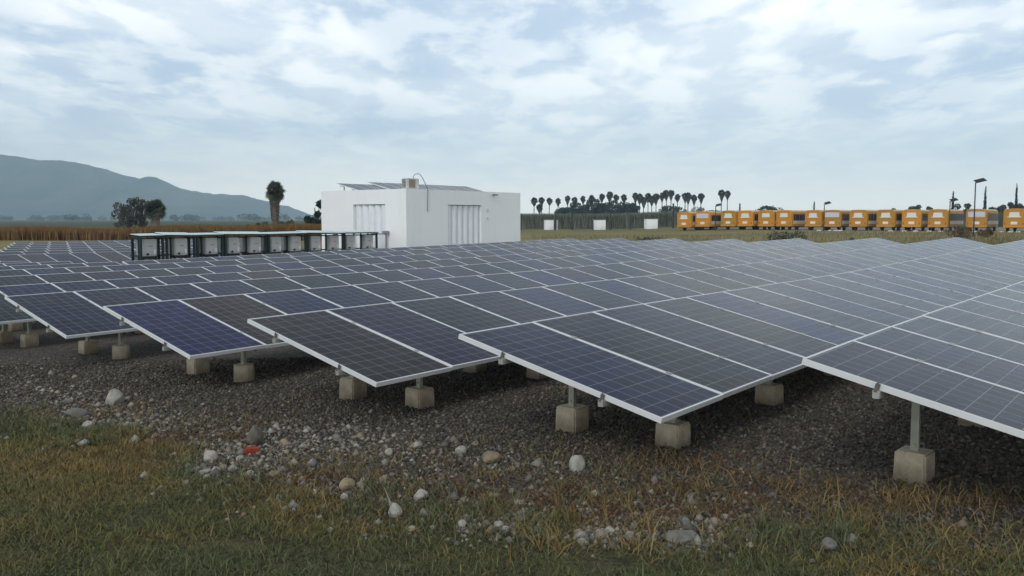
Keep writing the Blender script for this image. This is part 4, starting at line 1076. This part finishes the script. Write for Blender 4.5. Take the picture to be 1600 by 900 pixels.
# white huts, posts
for px, w, lab in ((857.5, 13, 'white box hut at left in the field, beside a dark post'), (936.5, 17, 'white box hut in the middle of the three along the cane'), (1017, 18, 'white box hut at right, nearest the buses')):
    Y = 168; x, y = px_obj(px, Y); z = ground(x, y); ww = w / 1377 * Y
    e = empty('white_hut', (x, y, z), 0.15, lab, 'hut', 'white huts along the cane crop')
    MB().box((0, 0, 0.88), (ww, 1.6, 1.80)).build('wall', M['wall'], e, bevel=0.02)
    MB().box((0, 0, 1.83), (ww + 0.1, 1.7, 0.09)).build('roof', M['wall'], e, bevel=0.02)
    MB().box((ww * .1, -0.815, 0.8), (0.7, 0.03, 1.5)).build('door', M['wall'], e, bevel=0.01)
for px, top, r, lab in ((867.5, 336, 0.16, 'dark post beside the left white hut'), (870.5, 343.5, 0.09, 'thin pale post right of the left white hut'), (893.8, 334, 0.19, 'dark post between the left and middle white huts'), (926.5, 344, 0.12, 'short dark post touching the middle white hut'), (953.7, 333, 0.17, 'dark post right of the middle white hut'), (985.3, 336, 0.15, 'dark post left of the right white hut'), (1051.7, 318, 0.20, 'tallest dark post, just left of the buses'), (814.5, 334, 0.12, 'dark post at the right end of the white building')):
    Y = 166 if px != 814.5 else 160; x, y = px_obj(px, Y); z = ground(x, y); h = (343 - top) / 1377 * Y + ZC - z
    o = MB().tube([(0, 0, -0.1), (0.03, 0, h * .6), (0, 0.02, h)], [r, r * .9, r * .8], 8).build('wooden_post', M['post'] if px != 870.5 else M['white'], loc=(x, y, z))
    tag(o, lab, 'post', 'posts along the cane crop')

# scrub between panels and buses
for px, base, h, w, Y, cols, lab, sd in (
    (1232, 376, 1.25, 3.4, 62, [(0.06, 0.07, 0.045), (0.08, 0.08, 0.05)], 'grey-green shrub behind the panels, below the middle buses', 401),
    (1500, 370, 1.3, 3.0, 76, [(0.12, 0.085, 0.04), (0.10, 0.085, 0.045)], 'brown dry shrub at the foot of the tallest lamp', 402),
    (1015, 376, 1.0, 2.4, 66, [(0.10, 0.095, 0.05), (0.08, 0.08, 0.045)], 'olive weed clump behind the panels, below the right white hut', 403),
    (1330, 374, 0.8, 1.0, 60, [(0.10, 0.09, 0.05)], 'thin weed poking up behind the panels at centre right', 404),
    (1545, 368, 0.9, 1.6, 80, [(0.13, 0.095, 0.045)], 'low brown weed right of the tallest lamp', 405)):
    x, y = px_obj(px, Y); bush('shrub', x, y, h, w, lab, cols, sd, 900, 0.10, 'shrub')
o = blade_field('dry_weeds', field_pts(9000, 830, 1700, 52, 105, 411, 1.4), 0.35, 0.03, [(0.16, 0.13, 0.065), (0.12, 0.11, 0.055), (0.18, 0.13, 0.06)], 412, lean=0.4)
tag(o, 'dry weeds scattered over the tan field behind the panels', 'weeds')

# ------------------------------------------------------------------ foreground: stones, gravel, grass
def rock_mesh(name, m, seed, sx, sy, sz):
    rng = random.Random(seed); bm = bmesh.new()
    for _ in range(26):
        v = Vector((rng.gauss(0, 1), rng.gauss(0, 1), rng.gauss(0, 1))).normalized() * rng.uniform(0.82, 1.0)
        bm.verts.new((v.x * sx, v.y * sy, v.z * sz))
    r = bmesh.ops.convex_hull(bm, input=bm.verts)
    bmesh.ops.delete(bm, geom=[v for v in bm.verts if not v.link_faces], context='VERTS')
    bmesh.ops.bevel(bm, geom=bm.edges[:], offset=min(sx, sy, sz) * 0.10, segments=1, affect='EDGES')
    me = bpy.data.meshes.new(name); bm.to_mesh(me); bm.free(); me.materials.append(m); return me

ROCKS = [  # px, py of its foot, width px, height ratio, material, label
 (176, 634, 28, 1.25, 'rock', 'big pale upright rock at the far left of the gravel edge'),
 (398, 698, 34, 1.1, 'rockdark', 'dark blocky stone lying beside the red brick piece'),
 (327, 722, 30, 0.75, 'rock', 'largest angular pale rock in the pile left of the red piece'),
 (318, 740, 22, 0.5, 'rock', 'flat pale rock at the lower left of the rock pile'),
 (336, 741, 17, 0.8, 'rock', 'rounded pale rock at the bottom of the rock pile'),
 (362, 738, 17, 0.75, 'rock', 'pale rock at the right foot of the rock pile'),
 (374, 722, 16, 0.8, 'rock', 'pale rock in the pile just below the red piece'),
 (390, 746, 16, 0.8, 'rock', 'pale rock standing alone below the dark blocky stone'),
 (322, 748, 14, 0.5, 'rock', 'small pale rock at the lowest edge of the rock pile'),
 (541, 770, 32, 0.72, 'rocktan', 'beige rounded rock half sunk in dry weeds left of centre'),
 (538, 785, 16, 0.8, 'rock', 'small pale stone just below the beige rounded rock'),
 (657, 788, 26, 0.8, 'rock', 'pale rock in the weeds, right of the leaning one'),
 (616, 812, 28, 0.95, 'rock', 'pale leaning rock lowest in the middle weeds'),
 (601, 757, 22, 0.6, 'rocktan', 'tan angular stone among the middle weeds'),
 (607, 711, 17, 0.9, 'rock', 'small pale stone on the gravel edge left of centre'),
 (720, 714, 22, 0.75, 'rock', 'pale pointed stone left of the brown clod'),
 (768, 727, 38, 0.55, 'rocktan', 'brown earthy clod on the gravel below the front table'),
 (902, 739, 30, 1.05, 'rock', 'pale pyramid-shaped rock alone on the gravel right of centre'),
 (722, 826, 17, 0.85, 'rock', 'white stone at the top of the lawn, centre'),
 (780, 826, 20, 0.6, 'rock', 'pale flat stone in the rubble patch right of the white stone'),
 (790, 833, 13, 0.9, 'rock', 'small pale stone at the right of the rubble patch'),
 (726, 788, 18, 0.5, 'rocktan', 'flat pinkish stone in the weeds above the white stone'),
 (954, 836, 20, 0.7, 'rock', 'pale stone topmost in the small heap lower right of centre'),
 (938, 839, 17, 0.6, 'rock', 'pale stone at the left of the small heap'),
 (985, 845, 17, 0.95, 'rock', 'cream rounded stone right of the small heap'),
 (1066, 851, 52, 0.36, 'rockgrey', 'broad flat grey rock sunk in the grass'),
 (1072, 825, 18, 0.9, 'rockgrey', 'grey upright stone above the broad flat rock'),
 (1297, 861, 28, 0.8, 'rockgrey', 'rounded grey rock alone in the grass at lower right'),
 (116, 655, 34, 0.55, 'rockgrey', 'broad flat grey stone in the rubble at far left'),
 (134, 671, 20, 0.7, 'rock', 'pale stone at the lower edge of the far left rubble'),
 (101, 634, 22, 0.5, 'rockgrey', 'grey stone above the broad flat stone at far left'),
 (222, 746, 9, 0.8, 'rock', 'tiny white stone alone on the lawn at left'),
 (458, 803, 9, 0.8, 'rock', 'tiny white stone alone on the lawn left of centre'),
 (428, 745, 20, 0.5, 'rocktan', 'tan flat stone in rusty weeds right of the rock pile'),
]
ROCK_SPOTS = []
def rocks():
    for k, (px, py, w, hr, m_, lab) in enumerate(ROCKS):
        p = on_ground(px, py); s = w * 1.12 / 1377 * p.y / 2
        me = rock_mesh('rock', M[m_], 500 + k, s, s * random.uniform(0.8, 1.0), s * hr * 1.1)
        ROCK_SPOTS.append((p.x, p.y + s * 0.5, s * 1.15))
        o = inst('rock', me, None, (p.x, p.y + s * 0.5, p.z + micro(p.x, p.y) + s * hr * 0.5), (random.uniform(-.2, .2), random.uniform(-.2, .2), random.uniform(0, 6)))
        tag(o, lab, 'rock', 'loose rocks along the gravel edge')
    p = on_ground(391, 710)
    b = MB().box((0, 0, 0.03), (0.11, 0.08, 0.055)).build('red_brick', M['redbrick'], loc=(p.x, p.y + 0.03, p.z + micro(p.x, p.y)), bevel=0.012)
    b.rotation_euler = (0.15, 0.1, 0.5); tag(b, 'broken piece of red brick lying beside the dark stone', 'brick')
rocks()

def stones(name, n, size, cols, seed, sampler, lab):
    """loose small stones, each a squashed octahedron with its own shade"""
    rng = np.random.default_rng(seed)
    pts = sampler(n, rng); n = len(pts)
    z = np.array([ground(p[0], p[1]) for p in pts]) + np.array([micro(p[0], p[1]) for p in pts])
    s = size * np.exp(np.clip(rng.normal(0, 0.4, n), -1.0, 0.75))
    O = np.array([(1, 0, 0), (-1, 0, 0), (0, 1, 0), (0, -1, 0), (0, 0, 1), (0, 0, -1)], float)
    V = O[None] * (s[:, None, None] * rng.uniform(0.75, 1.15, (n, 6, 1)))
    V[:, :, 2] *= 0.75; V += rng.normal(0, 0.13, V.shape) * s[:, None, None]
    az = rng.uniform(0, 6.283, n); c, si = np.cos(az), np.sin(az)
    X = V[:, :, 0] * c[:, None] - V[:, :, 1] * si[:, None]; Yv = V[:, :, 0] * si[:, None] + V[:, :, 1] * c[:, None]
    V = np.stack([X + pts[:, 0:1], Yv + pts[:, 1:2], V[:, :, 2] + z[:, None] + s[:, None] * 0.25], -1).reshape(-1, 3)
    base = np.array([(0, 2, 4), (2, 1, 4), (1, 3, 4), (3, 0, 4), (2, 0, 5), (1, 2, 5), (3, 1, 5), (0, 3, 5)])
    Fq = (base[None] + (np.arange(n) * 6)[:, None, None]).reshape(-1, 3)
    cols = np.array(cols); T = np.repeat(cols[rng.integers(0, len(cols), n)] * rng.uniform(0.7, 1.3, n)[:, None], 6, 0)
    o = link(bpy.data.objects.new(name, np_mesh(name, V, Fq, M['grass'], T)))
    return tag(o, lab, 'stones', kind='stuff')

def near_xy(n, rng, y0, y1, k=0.64):
    """uniform over the ground wedge in front of the viewer"""
    y = np.sqrt(rng.uniform(y0 ** 2, y1 ** 2, n)); x = rng.uniform(-k, k, n) * (y + 0.6)
    return np.column_stack([x, y])

LW = np.vectorize(lawn_weight)
def s_gravel(n, rng):
    p = near_xy(n, rng, 4.4, 12.5); w = LW(p[:, 0], p[:, 1])
    return p[rng.uniform(0, 1, n) > w ** 2.5 * 1.02]
stones('gravel', 120000, 0.013, [(0.078, 0.070, 0.062), (0.105, 0.093, 0.080), (0.050, 0.045, 0.041), (0.16, 0.143, 0.122), (0.090, 0.072, 0.056)], 601, s_gravel, 'dark loose gravel covering the pad under the solar tables')
def s_rubble(n, rng):
    # heaps of pale rubble along the verge, thickest at far left and round the rock pile
    C = [(60, 640, 90, 22, 3), (150, 655, 60, 18, 3), (20, 600, 70, 25, 2), (240, 665, 60, 20, 1), (340, 720, 60, 25, 3), (330, 690, 70, 30, 2), (430, 700, 60, 22, 2), (520, 690, 80, 18, 2), (600, 700, 90, 18, 1.5), (700, 730, 90, 22, 1), (770, 815, 50, 18, 2), (620, 790, 90, 25, 1), (500, 765, 80, 22, 1), (940, 800, 120, 30, 1), (950, 838, 45, 10, 1.2), (1110, 835, 60, 15, 1.3), (860, 740, 90, 18, 0.8), (1200, 800, 150, 25, 0.6), (60, 610, 120, 20, 1)]
    wts = np.array([c[4] for c in C]); wts = wts / wts.sum(); out = []
    cache = {}
    for i in rng.choice(len(C), n, p=wts):
        cx, cy, sx, sy, _ = C[i]
        px, py = rng.normal(cx, sx), max(560, rng.normal(cy, sy))
        ang = PITCH + math.atan((py - 450) / F_PX); Y = 1.87 / math.tan(ang)
        for _ in range(3): Y = (ZC - ground((px - 800) / 1377 * Y, Y)) / math.tan(ang)
        out.append(((px - 800) / 1377 * Y, Y))
    return np.array(out)
stones('rubble', 7000, 0.013, [(0.28, 0.265, 0.225), (0.22, 0.205, 0.175), (0.16, 0.15, 0.13), (0.24, 0.195, 0.14), (0.11, 0.10, 0.085)], 602, s_rubble, 'small pale rubble strewn between the lawn and the gravel')
stones('rubble', 640, 0.027, [(0.30, 0.29, 0.265), (0.23, 0.225, 0.205), (0.17, 0.16, 0.145), (0.25, 0.205, 0.155)], 603, s_rubble, 'coarser pale rubble strewn between the lawn and the gravel')

def blades(name, n, y0, y1, prob, length, width, cols, seed, lean, lab, cat='grass'):
    rng = np.random.default_rng(seed); p = near_xy(n, rng, y0, y1)
    w = prob(p[:, 0], p[:, 1])
    for rx, ry, rs in ROCK_SPOTS:
        dx, dy = np.abs(p[:, 0] - rx), p[:, 1] - ry
        w = np.where((dx < rs) & (dy < rs) & (dy > -rs * 1.2 - 0.05), w * 0.12, w)
    p = p[rng.uniform(0, 1, n) < w]; n = len(p)
    z = np.array([ground(a, b) for a, b in p]) + np.array([micro(a, b) for a, b in p]) - 0.005
    # tufts: clump noise makes the sward uneven; colour follows its own noise
    cl = np.array([mnoise.noise((a * 3.1, b * 3.1, seed)) for a, b in p]); cl2 = np.array([mnoise.noise((a * 0.8, b * 0.8, seed + 3.7)) + 0.5 * mnoise.noise((a * 2.6, b * 2.6, seed + 8.1)) for a, b in p])
    L = length * np.exp(rng.normal(0, 0.3, n)) * (1 + 0.7 * cl)
    az = rng.uniform(0, 6.283, n); side = np.column_stack([np.cos(az), np.sin(az), np.zeros(n)]) * (width * rng.uniform(0.6, 1.4, n))[:, None] * 0.5
    la = rng.uniform(0, 6.283, n); le = lean * rng.uniform(0.2, 1.0, n)
    dirv = np.column_stack([np.cos(la) * np.sin(le), np.sin(la) * np.sin(le), np.cos(le)])
    base = np.column_stack([p, z]); mid = base + dirv * (L * 0.55)[:, None]
    tip = mid + (dirv + np.column_stack([np.cos(la), np.sin(la), -0.9 * np.ones(n)]) * 0.45) * (L * 0.5)[:, None]
    V = np.stack([base - side, base + side, mid + side * .75, mid - side * .75, tip], 1).reshape(-1, 3); k = np.arange(n) * 5
    Fq = np.concatenate([np.column_stack([k, k + 1, k + 2]), np.column_stack([k, k + 2, k + 3]), np.column_stack([k + 3, k + 2, k + 4])])
    cols = np.array(cols); pick = np.clip((cl2 * 0.9 + 0.5 + rng.normal(0, 0.22, n)) * len(cols), 0, len(cols) - 1).astype(int)
    T = np.repeat(cols[pick] * rng.uniform(0.7, 1.35, n)[:, None], 5, 0)
    o = link(bpy.data.objects.new(name, np_mesh(name, V, Fq, M['grass'], T)))
    return tag(o, lab, cat, kind='stuff')

GR = [(0.105, 0.120, 0.058), (0.125, 0.132, 0.056), (0.145, 0.140, 0.054), (0.180, 0.158, 0.066), (0.215, 0.155, 0.064)]
blades('grass', 270000, 3.3, 9.0, lambda x, y: LW(x, y) ** 1.2, 0.050, 0.0055, GR, 71, 1.2, 'short dark lawn grass with dry patches in the foreground')

blades('dry_weeds', 85000, 3.6, 9.5, dry_prob, 0.080, 0.0052, [(0.14, 0.065, 0.024), (0.18, 0.090, 0.034), (0.20, 0.125, 0.055), (0.13, 0.10, 0.045), (0.24, 0.17, 0.085)], 73, 1.5, 'rusty dry weeds in patches along the gravel edge', 'weeds')
def verge_prob(x, y):
    w = LW(x, y); return np.clip(4 * w * (1 - w), 0, 1) * 0.9 + 0.012 + 0.8 * patch_prob(x, y, WW_, WEEDY) * np.clip(0.3 + 1.4 * np.array([mnoise.noise((a * 4.5, b * 4.5, 7)) for a, b in zip(x, y)]), 0, 1)
blades('weeds', 130000, 3.5, 9.5, verge_prob, 0.105, 0.0062, [(0.100, 0.120, 0.068), (0.12, 0.128, 0.062), (0.17, 0.150, 0.064), (0.23, 0.16, 0.068)], 75, 0.95, 'sparse green and brown weeds on the ragged verge', 'weeds')
